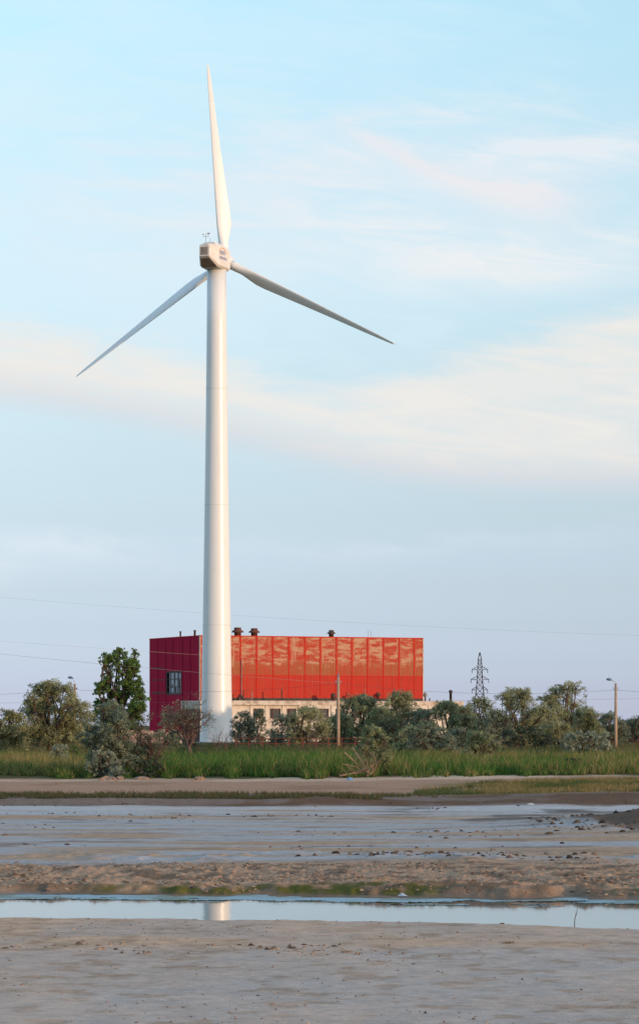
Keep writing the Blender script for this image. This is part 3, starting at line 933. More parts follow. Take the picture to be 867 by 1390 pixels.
# dark scrub filling behind the row
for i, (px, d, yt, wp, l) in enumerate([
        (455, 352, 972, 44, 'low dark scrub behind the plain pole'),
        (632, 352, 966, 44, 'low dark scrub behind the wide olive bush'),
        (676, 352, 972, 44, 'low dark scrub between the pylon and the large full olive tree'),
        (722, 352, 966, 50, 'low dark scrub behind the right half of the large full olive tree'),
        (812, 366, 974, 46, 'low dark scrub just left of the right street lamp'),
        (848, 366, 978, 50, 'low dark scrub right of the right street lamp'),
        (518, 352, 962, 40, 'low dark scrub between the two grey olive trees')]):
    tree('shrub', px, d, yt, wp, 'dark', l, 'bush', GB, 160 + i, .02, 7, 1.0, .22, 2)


# ------------------------------------------------------------------ dead branches
def dead_branches():
    rng = np.random.default_rng(41)
    root = empty('dead_branches', at(487, 1057, 136.5)[:2] + (.1,), label='tangle of dead grey branches lying at the grass edge', cat='branches')
    s = 136.5 / F
    mains = [[(-27, 3), (-10, -1), (12, -4)], [(-20, -30), (-6, -17), (10, -4)], [(-9, -36), (2, -20), (14, -3)],
             [(16, 1), (24, -12), (20, -28)], [(-8, -2), (6, -7), (16, 0)], [(10, 2), (20, -4), (14, -16)], [(-22, -14), (-4, -10), (9, -2)]]
    for i, pts in enumerate(mains):
        mb = MB()
        P3 = [np.array((x * s, rng.normal() * .12, max(.05, -y * s + .12))) for x, y in pts]
        r = .045 if i in (0, 4, 5) else .026
        mb.tube(P3, [r, r * .8, r * .35], 6)
        for k in range(5):
            a = P3[1] * (1 - k / 5) + P3[2] * (k / 5)
            dv = rng.normal(size=3) * .35; dv[2] = abs(dv[2])
            mb.tube([a, a + dv * .6, a + dv + rng.normal(size=3) * .06], [r * .4, r * .25, r * .1], 4)
        mb.build('branch', DEADW, root)


dead_branches()

# stick in the pool
mb = MB()
d = 37.0; x0 = gx(779, d); s = d / F
mb.tube([(0, 0, -.1), (1 * s, 0, 9 * s), (4 * s, 0, 18 * s), (4.5 * s, 0, 24 * s)], [.006, .005, .003, .002], 5)
mb.tube([(1.6 * s, 0, 11 * s), (3 * s, .02, 20 * s)], [.003, .001], 4)
o = mb.build('stick', CLODM); o.location = (x0, d, -.01)
tag(o, 'thin twig standing in the water near the right shore', 'stick')


# ------------------------------------------------------------------ grass
def blades(name, px, Y, h, w, col, rng, bend=.35, tipcol=None):
    n = len(px)
    X = (px - CX) * Y / F
    z0 = terrain(X, Y) - .02
    a = rng.random(n) * 6.283
    wx = np.cos(a) * w; wy = np.sin(a) * w
    b = rng.normal(size=(n, 2)) * bend * h[:, None]
    V = np.zeros((n, 5, 3))
    V[:, 0] = np.stack([X - wx, Y - wy, z0], -1); V[:, 1] = np.stack([X + wx, Y + wy, z0], -1)
    mx, my, mz = X + b[:, 0] * .3, Y + b[:, 1] * .3, z0 + h * .55
    V[:, 2] = np.stack([mx + wx * .8, my + wy * .8, mz], -1); V[:, 3] = np.stack([mx - wx * .8, my - wy * .8, mz], -1)
    V[:, 4] = np.stack([X + b[:, 0], Y + b[:, 1], z0 + h], -1)
    base = np.arange(n)[:, None] * 5
    q = base + np.array([0, 1, 2, 3]); t = base + np.array([3, 2, 4])
    flat = np.concatenate([q, t], 1).ravel()
    sizes = np.tile([4, 3], n)
    c = np.repeat(col[:, None, :], 5, 1)
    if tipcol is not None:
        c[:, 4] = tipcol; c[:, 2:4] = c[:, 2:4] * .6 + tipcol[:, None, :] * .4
    return np_mesh(name, V.reshape(-1, 3), flat, sizes, {'tint': c.reshape(-1, 3)})


def tall_grass():
    rng = np.random.default_rng(5)
    n = 150000
    px = -290 + 1450 * rng.random(n)
    front = np.interp(px, [-70, 0, 120, 200, 430, 470, 540, 600, 700, 800, 867, 940], [142, 141, 137.5, 137, 136.5, 139, 139.5, 139, 140, 142, 147, 152])
    front = front + (fbm(px * .06, px * 0, 80, 5, .6) - .5) * 11
    Y = front + 75 * rng.random(n) ** 1.8 + 1.0 * rng.random(n)
    X = (px - CX) * Y / F
    patch = fbm(X * .35, Y * .12, 81, 4); patch2 = fbm(X * 1.2, Y * .3, 82, 3)
    hmax = np.interp(px, [-70, 0, 60, 110, 150, 250, 430, 500, 600, 760, 867, 940], [.80, .80, .84, .62, .60, .74, .90, .84, .78, .77, .74, .72])
    h = np.minimum(hmax, 2.28 - .0074 * Y) * (.5 + .55 * rng.random(n)) * (.45 + .95 * patch2) * (.7 + .6 * patch)
    h = np.maximum(h, .10) * (.35 + .65 * ss(0, 3.5, Y - front))
    dry = np.interp(px, [-70, 0, 60, 108, 128, 200, 430, 520, 600, 660, 740, 800, 867], [.70, .72, .72, .55, .10, .07, .08, .26, .44, .48, .34, .44, .48])
    isdry = rng.random(n) < np.clip(dry + (patch - .5) * (.5 + 2.2 * dry), .02, .95)
    g = np.array([(.046, .118, .014), (.070, .150, .020), (.028, .074, .014), (.100, .172, .028)])[rng.integers(0, 4, n)]
    dcol = np.array([(.30, .22, .08), (.23, .165, .058), (.17, .15, .045), (.34, .25, .10)])[rng.integers(0, 4, n)]
    col = np.where(isdry[:, None], dcol, g) * (.48 + .45 * rng.random((n, 1)) + .6 * (patch2[:, None] - .4))
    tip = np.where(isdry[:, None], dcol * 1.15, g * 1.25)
    w = .010 + .014 * rng.random(n)
    k = rng.random(n) < np.clip(.25 + 2.2 * (fbm(X * .6, Y * .25, 83, 3) - .25), .15, 1)
    return blades('tall_grass', px[k], Y[k], h[k], w[k], col[k], rng, .3, tip[k])


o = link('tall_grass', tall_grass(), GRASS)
tag(o, 'tall green and tan grass in front of the bushes', 'grass', kind='stuff')


def far_grass():
    rng = np.random.default_rng(6)
    n = 44000
    px = -300 + 1470 * rng.random(n); Y = 205 + 150 * rng.random(n) ** 1.3
    h = (.22 + .35 * rng.random(n)); X = (px - CX) * Y / F
    pt = fbm(X * .2, Y * .08, 84, 3)
    g = np.where((pt > .5)[:, None], np.array((.15, .125, .05)), np.array((.065, .085, .028))) * (.7 + .6 * rng.random((n, 1)))
    return blades('meadow_grass', px, Y, h, .02 + .02 * rng.random(n), g, rng, .4)


o = link('meadow_grass', far_grass(), GRASS)
tag(o, 'short meadow grass among the bushes and the fence', 'grass', kind='stuff')


def bank_grass():
    rng = np.random.default_rng(8)
    # left bank
    n = 33000
    px = -300 + 980 * rng.random(n); Y = 93.0 + 6.0 * rng.random(n) ** 1.2
    X = (px - CX) * Y / F
    k = (fbm(X * .8, Y * .35, 85, 4) > np.interp(px, [-300, 300, 420, 520, 640, 700], [.40, .41, .44, .52, .60, .9])) & (rng.random(n) < .9)
    px, Y = px[k], Y[k]; n = len(px)
    h = .05 + .13 * rng.random(n) ** 1.5
    gcol = np.array([(.065, .085, .022), (.09, .095, .03), (.14, .105, .045), (.045, .06, .02), (.12, .075, .04)])[rng.integers(0, 5, n)]
    return blades('bank_grass', px, Y, h, .006 + .006 * rng.random(n), gcol, rng, .5)


o = link('bank_grass', bank_grass(), GRASS)
tag(o, 'sparse dark grass along the low bank below the track', 'grass', kind='stuff')


def slope_grass():
    rng = np.random.default_rng(9)
    n = 92000
    px = 560 + 600 * rng.random(n); Y = 95 + 40 * rng.random(n)
    X = (px - CX) * Y / F
    edge_far = np.interp(px, [560, 640, 760, 867, 950], [108, 122, 128, 141, 150]); edge_near = np.interp(px, [560, 700, 950], [103, 98.5, 97])
    k = (Y < edge_far + (fbm(X * .7, Y * .2, 86, 3) - .5) * 10) & (Y > edge_near + (fbm(X * .7, Y * .2, 87, 3) - .5) * 7) & \
        (fbm(X * .9, Y * .35, 88, 4) > np.interp(px, [560, 640, 720, 950], [.62, .50, .40, .36]))
    px, Y = px[k], Y[k]; X = X[k]; n = len(px)
    h = .05 + .17 * rng.random(n) ** 1.5
    gcol = np.array([(.27, .20, .075), (.22, .17, .06), (.32, .23, .09), (.13, .13, .035), (.24, .15, .06)])[rng.integers(0, 5, n)]
    grn = fbm(X * .5, Y * .15, 89, 3) > .58
    gcol = np.where(grn[:, None], np.array((.085, .105, .03)), gcol) * (.7 + .6 * rng.random((n, 1)))
    return blades('dry_grass', px, Y, h, .006 + .007 * rng.random(n), gcol, rng, .5)


o = link('dry_grass', slope_grass(), GRASS)
tag(o, 'short dry yellow grass on the low slope at right', 'grass', kind='stuff')


def tuft(name, px, py, n, h, w, cols, label, cat, seed):
    rng = np.random.default_rng(seed)
    d = 10000.0 / (py - HY)
    p = px + rng.normal(size=n) * w * .3; Y = d + rng.normal(size=n) * w * .3 * d / F
    c = np.array(cols)[rng.integers(0, len(cols), n)]
    me = blades(name, p, Y, h * (.5 + .6 * rng.random(n)), np.full(n, h * .035), c, rng, .45)
    o = link(name, me, GRASS)
    return tag(o, label, cat)


tuft('weed', 638, 1077, 60, .28, 7, [(.04, .08, .02), (.06, .1, .03)], 'green weed at the left end of the dry grass slope', 'weed', 1)
tuft('weed', 763, 1072, 60, .24, 6, [(.04, .08, .02), (.06, .1, .03)], 'green weed upright in the dry grass slope', 'weed', 2)
tuft('grass_tuft', 690, 1284, 160, .055, 14, [(.24, .17, .08), (.14, .09, .05)], 'dry grass tuft on the near shore below the stick', 'tuft', 3)
tuft('grass_tuft', 333, 1284, 110, .03, 9, [(.16, .11, .06), (.09, .06, .04)], 'small brown tuft on the near shore below the tower reflection', 'tuft', 4)

# ------------------------------------------------------------------ wind turbine
TX, TY = gx(294, 400), 400.0
turb = empty('wind_turbine', (TX, TY, 0), label='tall white three bladed wind turbine in front of the red hall', cat='wind turbine')
WHITE, T, b = material('turbine_white', .30, .45)
v = T.obj()
dirt = T.sm(T.noise(T.scale(v, (1, 1, .15)), 1.3, 4, .6), .45, .8)
T.set(b.inputs['Base Color'], T.mix(T.m('MULTIPLY', dirt, .35), (.74, .735, .72), (.60, .59, .57)))
BLADE, T, b = material('blade_white', .38, .4)
dirt = T.sm(T.noise(T.obj(), .7, 4, .6), .45, .8)
T.set(b.inputs['Base Color'], T.mix(T.m('MULTIPLY', dirt, .3), (.80, .795, .78), (.68, .67, .66)))
NACW = speckled('nacelle_cream', (.74, .69, .64), (.62, .57, .52), 1.2, .5, .4)
NACD = speckled('nacelle_panel', (.30, .24, .21), (.22, .18, .16), 2.0, .6, .3)
STEELG = speckled('galvanised', (.42, .44, .46), (.30, .31, .33), 8, .5, .5)
DARKM = speckled('dark_metal', (.045, .035, .035), (.09, .055, .045), 3, .7, .3)

mb = MB()
k = 400 / F
prof = [(2.14, -.2), (2.12, 0.0), (2.06, .7), (1.96, 2.0)]
for z, wpx in ((6, 41.0), (14.8, 38.0), (25, 34.5), (34.2, 31.6), (43, 29.2), (52.7, 27.2), (59.5, 26.0)):
    prof.append((wpx / 2 * k, z))
mb.lathe(prof, 96)
mb.build('tower', WHITE, turb, True)
SEAM = speckled('flange_seam', (.66, .66, .65), (.58, .58, .57), 2, .5)
for z in (14.9, 30.0, 44.6):
    r = np.interp(z, [p[1] for p in prof], [p[0] for p in prof]) + .012
    mb = MB(); mb.lathe([(r - .05, z - .045), (r, z - .035), (r, z + .035), (r - .05, z + .045)], 64, cap=False)
    mb.build('flange', SEAM, turb, True)
mb = MB(); mb.lathe([(2.7, -.1), (2.7, .22), (2.2, .25)], 48); mb.build('foundation', speckled('concrete', (.36, .35, .33), (.26, .25, .23), 2, .9, .1, .01), turb)
# entrance stairs on the right side
mb = MB(); tread = MB()
for i in range(7):
    tread.box(1.9 + .9 + i * .26, 1.9 + .9 + i * .26 + .28, -.95, -.25, 1.35 - i * .19, 1.40 - i * .19)
tread.box(1.75, 2.85, -.95, -.25, 1.50, 1.56)
for y in (-.97, -.23):
    mb.tube([(1.9, y, 2.5), (2.8, y, 2.5), (4.6, y, 1.15), (4.6, y, 0)], .032, 6)
    mb.tube([(2.8, y, 2.0), (4.6, y, .65)], .022, 6)
    mb.tube([(2.8, y, 1.45), (4.6, y, .12)], .05, 6)
    for q in range(4):
        x = 2.8 + q * .6; mb.tube([(x, y, 1.5 - (x - 2.8) * .74), (x, y, 2.5 - (x - 2.8) * .75)], .024, 6)
    mb.tube([(2.0, y, 0), (2.0, y, 2.5)], .03, 6)
st = tread.build('stairs', STEELG, turb); mb.build('handrail', STEELG, st)

# nacelle: lofted faceted body along the shaft (local +Y)
YAW = -math.radians(20.0)
ZN = 59.5
nac = empty('nacelle_pivot') if False else None


def sec(y, w, zb, zt, cb, ct):
    """octagonal section: half width w, bottom zb, top zt, chamfers"""
    return [(-w + cb, y, zb), (w - cb, y, zb), (w, y, zb + cb * 1.0), (w, y, zt - ct), (w - ct, y, zt), (-w + ct, y, zt), (-w, y, zt - ct), (-w, y, zb + cb)]


def loft(secs):
    mb = MB(); vs = [p for s in secs for p in s]; fs = []
    for i in range(len(secs) - 1):
        for q in range(8):
            a = i * 8 + q; c = i * 8 + (q + 1) % 8
            fs.append((a, a + 8, c + 8, c))
    fs.append(tuple(range(8))); fs.append(tuple(range((len(secs) - 1) * 8, len(secs) * 8))[::-1])
    mb.add(vs, fs)
    return mb


secs = [sec(-4.15, .66, 1.25, 2.70, .12, .18), sec(-3.85, .76, 1.05, 2.80, .15, .2), sec(-2.4, 1.28, .12, 2.95, .22, .28), sec(-.5, 1.34, .0, 3.05, .25, .3), sec(1.5, 1.22, .05, 2.9, .25, .35), sec(1.9, .95, .4, 2.55, .2, .3)]
nb_ = loft(secs); body = nb_.build('nacelle', NACW, turb)
body.location = (0, 0, ZN); body.rotation_euler = (0, 0, YAW)
# rear grille, dark underside cover, roof hatch, weather mast, livery
mb = MB(); mb.box(-.48, .48, -4.18, -4.154, 1.42, 2.38); mb.build('rear_panel', NACD, body)
mb = MB()
mb.add([(-.62, -3.87, .98), (.62, -3.87, .98), (1.06, -2.4, .06), (-1.06, -2.4, .06), (-.62, -3.87, 1.03), (.62, -3.87, 1.03), (1.06, -2.4, .12), (-1.06, -2.4, .12)],
       [(0, 3, 2, 1), (4, 5, 6, 7), (0, 1, 5, 4), (1, 2, 6, 5), (2, 3, 7, 6), (3, 0, 4, 7)])
mb.build('underside_panel', speckled('underside_brown', (.27, .20, .16), (.17, .125, .10), 2.0, .6, .3), body)
mb = MB(); mb.box(-.75, .75, -2.6, .4, 2.98, 3.16); mb.box(-.5, .5, -2.2, -.2, 3.16, 3.27); mb.build('roof_hatch', NACW, body)
mb = MB()
mb.tube([(0, -3.6, 2.8), (0, -3.6, 4.1)], .035, 6); mb.tube([(-.35, -3.6, 3.75), (.35, -3.6, 3.75)], .025, 6)
mb.tube([(-.35, -3.6, 3.75), (-.35, -3.6, 4.0)], .03, 6); mb.tube([(.35, -3.6, 3.75), (.35, -3.6, 4.05)], .03, 6)
mb.lathe([(.02, 0), (.1, .03), (.1, .1), (.02, .13)], 10, (-.35, -3.6, 4.0)); mb.box(.15, .55, -3.62, -3.58, 4.03, 4.2)
mb.build('weather_mast', STEELG, body)
mb = MB(); mb.tube([(.3, -2.9, 2.9), (.3, -2.9, 3.7)], .03, 6)
mb.build('aviation_lamp', STEELG, body)
LOGOB = speckled('livery_blue', (.25, .27, .42), (.32, .34, .46), 6, .5)
LOGOO = speckled('livery_orange', (.62, .33, .12), (.55, .3, .12), 6, .5)
# two short lines of blurred lettering on the lit flank, an arc above them
def wall_x(y):   # flank surface
    return np.interp(y, [-3.85, -2.4, -.5, 1.5], [.76, 1.28, 1.34, 1.22]) + .006
rl = random.Random(4)
for (z0, z1, y0, y1) in ((1.86, 2.22, -2.2, -.5), (1.20, 1.48, -2.3, .2)):
    mbl = MB()
    mbl.box(wall_x(y1) - .02, wall_x(y1) + .004, y0, y1, z0 - .09, z0 - .05)
    y = y0
    while y < y1 - .1:
        wl = .12 + rl.random() * .08
        for (a, b2, c, e2) in ((y, y + .06, z0 - .06, z1), (y, y + wl, z1 - .08, z1), (y + wl - .06, y + wl, z0 - .06, z0 + (z1 - z0) * (1 if rl.random() > .5 else .55))):
            xw = wall_x((a + b2) / 2)
            mbl.box(xw - .03, xw + .006 + .002 * rl.random(), a, b2, c, e2)
        y += wl + .06
    mbl.build('lettering', LOGOB, body)
mbl = MB()
ap = []
for i in range(15):
    a0 = PI * (.10 + .80 * i / 14)
    ap.append((wall_x(-1.3 + 1.05 * math.cos(a0)), -1.3 + 1.05 * math.cos(a0), 1.75 + .82 * math.sin(a0)))
mbl.tube(ap, .05, 5)
mbl.build('emblem_arc', LOGOO, body)

# rotor
HUBZ = 60.85; OVER = 2.75
rot = empty('rotor_frame') if False else None
TILT = math.radians(3.0)
ax_y = np.array([math.sin(-YAW) * math.cos(TILT), math.cos(YAW) * math.cos(TILT), math.sin(TILT)])    # shaft, away from the camera
ax_x = np.array([math.cos(YAW), math.sin(YAW), 0.0]); ax_x = np.array([math.cos(-YAW), -math.sin(-YAW), 0.0])
ax_z = np.cross(ax_x, ax_y)
hubc = np.array([0, 0, HUBZ]) + ax_y * OVER


def rotor_pt(r, t, a):      # radial, tangential (right of the blade when it points up), axial
    return (r, t, a)


mb = MB()
pr = [(.02, 1.75), (.35, 1.68), (.65, 1.48), (.9, 1.1), (1.03, .55), (1.05, 0), (1.0, -.6), (.92, -.95)]
n = 32; vs = []; fs = []
for (r, a) in pr:
    for q in range(n):
        th = 2 * PI * q / n
        vs.append(hubc + ax_x * r * math.cos(th) + ax_z * r * math.sin(th) + ax_y * a)
for i in range(len(pr) - 1):
    for q in range(n):
        fs.append((i * n + q, i * n + (q + 1) % n, (i + 1) * n + (q + 1) % n, (i + 1) * n + q))
fs.append(tuple(range(n))); fs.append(tuple(range((len(pr) - 1) * n, len(pr) * n))[::-1])
mb.add(vs, fs); mb.build('hub', WHITE, turb, True)

RB = 24.6
#        r,  chord, thick ratio, twist deg, x of leading edge
ST = [(.7, 1.15, 1.0, 0, -.575), (1.6, 1.15, 1.0, 0, -.575), (2.6, 1.35, .75, 16, -.62), (3.7, 1.78, .46, 15, -.66), (4.7, 1.98, .34, 13, -.66), (6.0, 1.90, .29, 11, -.62),
      (8.5, 1.62, .24, 8, -.55), (11.5, 1.32, .21, 5.5, -.47), (14.5, 1.06, .19, 3.8, -.39), (17.5, .84, .18, 2.4, -.32), (20.5, .62, .17, 1.2, -.25), (22.8, .44, .16, .4, -.19), (24.1, .27, .16, 0, -.12), (24.6, .06, .2, 0, -.04)]


def blade(theta):
    """theta clockwise from up as seen by the camera"""
    e_r = ax_z * math.cos(theta) + ax_x * math.sin(theta)
    e_t = ax_x * math.cos(theta) - ax_z * math.sin(theta)
    mb = MB(); n = 20; vs = []; fs = []
    for (r, c, tk, tw, le) in ST:
        r = r * 1.022
        tw = math.radians(28 + tw); ct, sn = math.cos(tw), math.sin(tw)
        cone = .0 + .012 * r
        for q in range(n):
            s = q / n * 2 * PI
            # airfoil-like loop: x 0..1 from leading edge, y half thickness
            x = .5 - .5 * math.cos(s)
            circ = .5 * math.sin(s)
            foil = (1 if s < PI else -.75) * 3.6 * (.2969 * math.sqrt(x) - .126 * x - .3516 * x * x + .2843 * x ** 3 - .1036 * x ** 4)
            bl = min(1, max(0, (tk - .4) / .6))
            yy = (circ * bl + foil * (1 - bl)) * c * tk
            xx = le + x * c
            if bl < .3: pass
            t_ = xx * ct + yy * sn; a_ = xx * sn - yy * ct + cone
            vs.append(hubc + e_r * r + e_t * t_ + ax_y * a_)
    m_ = len(ST)
    for i in range(m_ - 1):
        for q in range(n):
            fs.append((i * n + q, (i + 1) * n + q, (i + 1) * n + (q + 1) % n, i * n + (q + 1) % n))
    fs.append(tuple(range(n))); fs.append(tuple(range((m_ - 1) * n, m_ * n))[::-1])
    mb.add(vs, fs)
    return mb.build('blade', BLADE, turb, True)


for th in (-4.4, 116.8, 236.9):
    blade(math.radians(th))

# ------------------------------------------------------------------ red hall with its white annex
BETA = math.radians(24.0)
HXo, HYo = gx(272, 440), 440.0
hall = empty('industrial_hall', (HXo, HYo, 0), BETA, label='long red metal clad hall with a low white annex', cat='hall')
cb_, sb_ = math.cos(BETA), math.sin(BETA)


def hall_len(px):     # distance along the front whose end is seen at px (local x, y=0)
    k = (px - CX) / F
    return (k * HYo - HXo) / (cb_ - k * sb_)


def hall_len_y(px, ly):   # same at local depth ly
    k = (px - CX) / F
    X0 = HXo - sb_ * ly; Y0 = HYo + cb_ * ly
    return (k * Y0 - X0) / (cb_ - k * sb_)


def side_len(px):     # distance back along the left side
    k = (px - CX) / F
    return (HXo - k * HYo) / (k * cb_ + sb_)


def hz(py, lx, ly=0.0):   # height of a pixel row at local point
    d = HYo + sb_ * lx + cb_ * ly
    return H0 + (HY - py) * d / F


LEN = hall_len(574); DEP = side_len(203); TOP = hz(862.3, 0)
print('HALL', LEN, DEP, TOP)
SEAMZ = hz(917, 10)

# worn red cladding
RED, T, b = material('worn_red_cladding', .75, .12)
v = T.obj(); ox, oy, oz = T.sep(v)[:3]
pan = T.m('FLOOR', T.m('DIVIDE', T.m('SUBTRACT', ox, hall_len(326.5) - 2 * (hall_len(348.5) - hall_len(326.5))), hall_len(348.5) - hall_len(326.5)))
pv = T.vec(T.m('MULTIPLY', ox, .9), T.m('MULTIPLY', pan, 7.3), T.m('MULTIPLY', oz, 1.35))
blot = T.noise(pv, 1.25, 4, .6, .5)
vert = T.noise(T.vec(T.m('MULTIPLY', ox, 3.2), T.m('MULTIPLY', pan, 3.1), T.m('MULTIPLY', oz, .16)), 1.6, 4, .65)
hors = T.noise(T.vec(T.m('MULTIPLY', ox, .35), T.m('MULTIPLY', pan, 5.7), T.m('MULTIPLY', oz, 1.9)), 1.5, 3, .55)
upz = T.sm(oz, SEAMZ - .05, SEAMZ + .05)
hi = T.sm(oz, SEAMZ + .2, SEAMZ + 3.2)
fine = T.noise(T.vec(T.m('MULTIPLY', ox, 5.0), pan, T.m('MULTIPLY', oz, 2.6)), 1.6, 6, .75)
hors = T.noise(T.vec(T.m('MULTIPLY', ox, .55), T.m('MULTIPLY', pan, 5.7), T.m('MULTIPLY', oz, 1.7)), 1.5, 5, .65)
streak = T.noise(T.vec(T.m('MULTIPLY', ox, 7.0), pan, T.m('MULTIPLY', oz, .10)), 1.3, 4, .7)
pcol = T.noise(T.vec(T.m('MULTIPLY', pan, 3.37), 0.5, T.m('MULTIPLY', oz, .12)), 1.0, 2)
red = T.mix(T.sm(vert, .35, .7), (.50, .034, .022), (.38, .034, .024))
pw = hall_len(348.5) - hall_len(326.5)
inp = T.m('FRACT', T.m('DIVIDE', T.m('SUBTRACT', ox, hall_len(326.5) - 10 * pw), pw))        # 0..1 across one panel
edge = T.m('MULTIPLY', T.sm(T.m('MULTIPLY_ADD', T.m('SUBTRACT', fine, .5), .35, inp), -.02, .13), T.m('SUBTRACT', 1.0, T.sm(T.m('MULTIPLY_ADD', T.m('SUBTRACT', blot, .5), .5, inp), .80, 1.0)))
hsm = T.noise(T.vec(T.m('MULTIPLY', ox, .30), T.m('MULTIPLY', pan, 5.7), T.m('MULTIPLY', oz, 1.15)), 1.6, 4, .6)
hsm = T.m('MULTIPLY_ADD', fine, .22, T.m('MULTIPLY', hsm, .78))
vsm = T.noise(T.vec(T.m('MULTIPLY', ox, 1.5), T.m('MULTIPLY', pan, 2.9), T.m('MULTIPLY', oz, .14)), 1.2, 3, .6)
vsm = T.m('MULTIPLY_ADD', fine, .15, T.m('MULTIPLY', vsm, .85))
khaki = T.mix(T.sm(vert, .35, .65), (.27, .105, .045), (.34, .145, .065))
tan = T.mix(T.sm(fine, .38, .62), (.42, .25, .145), (.54, .38, .245))
zn = T.m('MULTIPLY_ADD', T.m('SUBTRACT', blot, .5), 3.0, oz)
mid_ = T.m('MULTIPLY', upz, T.m('SUBTRACT', 1.0, T.sm(zn, SEAMZ + 1.4, SEAMZ + 3.0)))
mid_ = T.m('MULTIPLY', mid_, T.m('MULTIPLY_ADD', T.sm(T.m('MULTIPLY_ADD', streak, .5, T.m('MULTIPLY', pcol, .5)), .36, .60), .50, .25))
top_ = T.m('MULTIPLY', T.sm(zn, SEAMZ + 1.0, SEAMZ + 2.2), T.m('MULTIPLY', edge, T.m('MAXIMUM', T.m('MULTIPLY', T.sm(hsm, .44, .60), .80), T.m('MULTIPLY', T.sm(vsm, .52, .66), .78))))
base_ = T.m('MULTIPLY', upz, T.m('MULTIPLY_ADD', T.sm(streak, .4, .65), .30, .16))
left_ = T.m('MULTIPLY_ADD', T.sm(ox, 22.0, 4.0), .42, .22)
low_w = T.m('MULTIPLY', T.m('SUBTRACT', 1.0, upz), T.m('MULTIPLY', T.sm(T.m('MULTIPLY_ADD', fine, .3, T.m('MULTIPLY', streak, .7)), .44, .66), left_))
colr = T.mix(T.m('ADD', T.m('MAXIMUM', mid_, base_), low_w, clamp=True), red, khaki)
colr = T.mix(top_, colr, tan)
T.set(b.inputs['Base Color'], colr)
rib = T.m('SINE', T.m('MULTIPLY', ox, 26.0))
bump(T, b, rib, .35, .02)
REDB = speckled('red_batten', (.58, .028, .016), (.42, .028, .018), 1.5, .8, .1)
MAG, T, b = material('shade_tinted_cladding', .8, .06)  # left wall: magenta cast of skylit shade put into the red
v = T.obj(); ox, oy, oz = T.sep(v)[:3]
nv = T.noise(T.vec(T.m('MULTIPLY', oy, 1.2), ox, T.m('MULTIPLY', oz, .12)), 1.5, 4, .6)
T.set(b.inputs['Base Color'], T.mix(T.sm(nv, .35, .7), (.48, .012, .050), (.36, .011, .044)))
bump(T, b, T.m('SINE', T.m('MULTIPLY', oy, 30.0)), .4, .02)
MAGB = speckled('side_seam', (.27, .008, .032), (.20, .008, .028), 2, .8, .05)
TRIM = speckled('pale_trim', (.62, .45, .38), (.45, .28, .22), 2, .6)
GLASSD, T, b = material('dark_glass', .08, .5, (.012, .014, .02))
CONC = speckled('whitewashed_wall', (.66, .58, .50), (.50, .41, .34), .9, .85, .15, .01, .4, .75, (1, 1, .5))
CONCD = speckled('stained_cornice', (.58, .49, .41), (.34, .26, .20), 1.1, .9, .15, .01, .4, .7)
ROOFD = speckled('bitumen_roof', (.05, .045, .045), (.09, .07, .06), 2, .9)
RUSTP = speckled('rusty_pipe', (.16, .06, .045), (.08, .04, .035), 4, .8, .2)
GREYP = speckled('grey_pipe', (.30, .27, .26), (.19, .16, .15), 4, .7, .3)

AN_Y = -6.0                     # annex front
ATOP = hz(951.5, 12, AN_Y)      # annex parapet top
# hall walls
mb = MB(); mb.box(.02, LEN - .02, 0, .3, 3.2, TOP - .12); mb.build('front_wall', RED, hall)
# the left wall has a big broken window in it
wy0, wy1 = side_len(246.5), side_len(226)
wz0, wz1 = hz(943, 0, wy0), hz(911, 0, wy0)
mb = MB()
mb.box(-.02, .28, .3, wy0, -.1, TOP - .12); mb.box(-.02, .28, wy1, DEP, -.1, TOP - .12)
mb.box(-.02, .28, wy0, wy1, -.1, wz0); mb.box(-.02, .28, wy0, wy1, wz1, TOP - .12)
mb.build('side_wall', MAG, hall)
mb = MB(); mb.box(LEN - .3, LEN, .3, DEP, 0, TOP - .13); mb.build('side_wall', RED, hall)
mb = MB(); mb.box(.28, LEN - .3, DEP - .3, DEP, 0, TOP - .13); mb.build('rear_wall', RED, hall)
mb = MB(); mb.box(.1, LEN - .1, .1, DEP - .1, TOP - .3, TOP - .2); mb.build('roof', ROOFD, hall)
mb = MB(); mb.box(-.06, LEN + .04, -.06, .36, TOP - .12, TOP); mb.box(-.06, .34, .36, DEP, TOP - .12, TOP); mb.box(LEN - .34, LEN + .04, .36, DEP, TOP - .12, TOP)
mb.build('roof_edging', REDB, hall)
# vertical battens and the waist rail on the front
seams = [283, 304.7, 326.5, 348.5, 370.4, 392, 413.7, 434.7, 456.3, 477.3, 498.6, 520, 541.3, 561.8]
for s in seams:
    x = hall_len(s); mb = MB(); mb.box(x - .07, x + .07, -.05, .0, 3.3, TOP - .125); mb.build('batten', REDB, hall)
mb = MB()
xs_ = [0.1] + [hall_len(s) for s in seams] + [LEN - .05]
for a, c in zip(xs_[:-1], xs_[1:]):
    mb.box(a + .10, c - .10, -.03, 0, SEAMZ - .05, SEAMZ + .05)
mb.build('waist_rail', REDB, hall)
mb = MB(); mb.box(LEN - .06, LEN + .07, -.07, -.005, 3.3, TOP - .125); mb.build('corner_trim', TRIM, hall)
mb = MB(); mb.box(-.10, -.021, -.05, .30, 3.0, TOP - .125); mb.build('corner_trim', TRIM, hall)
for s in (258.5, 248, 225, 214.5, 235):
    yq = side_len(s); z1 = TOP - .13; z0 = 0 if s not in (235,) else wz1 + .1
    mb = MB(); mb.box(-.06, -.021, yq - .10, yq + .10, z0, z1); mb.build('seam_strip', MAGB, hall)
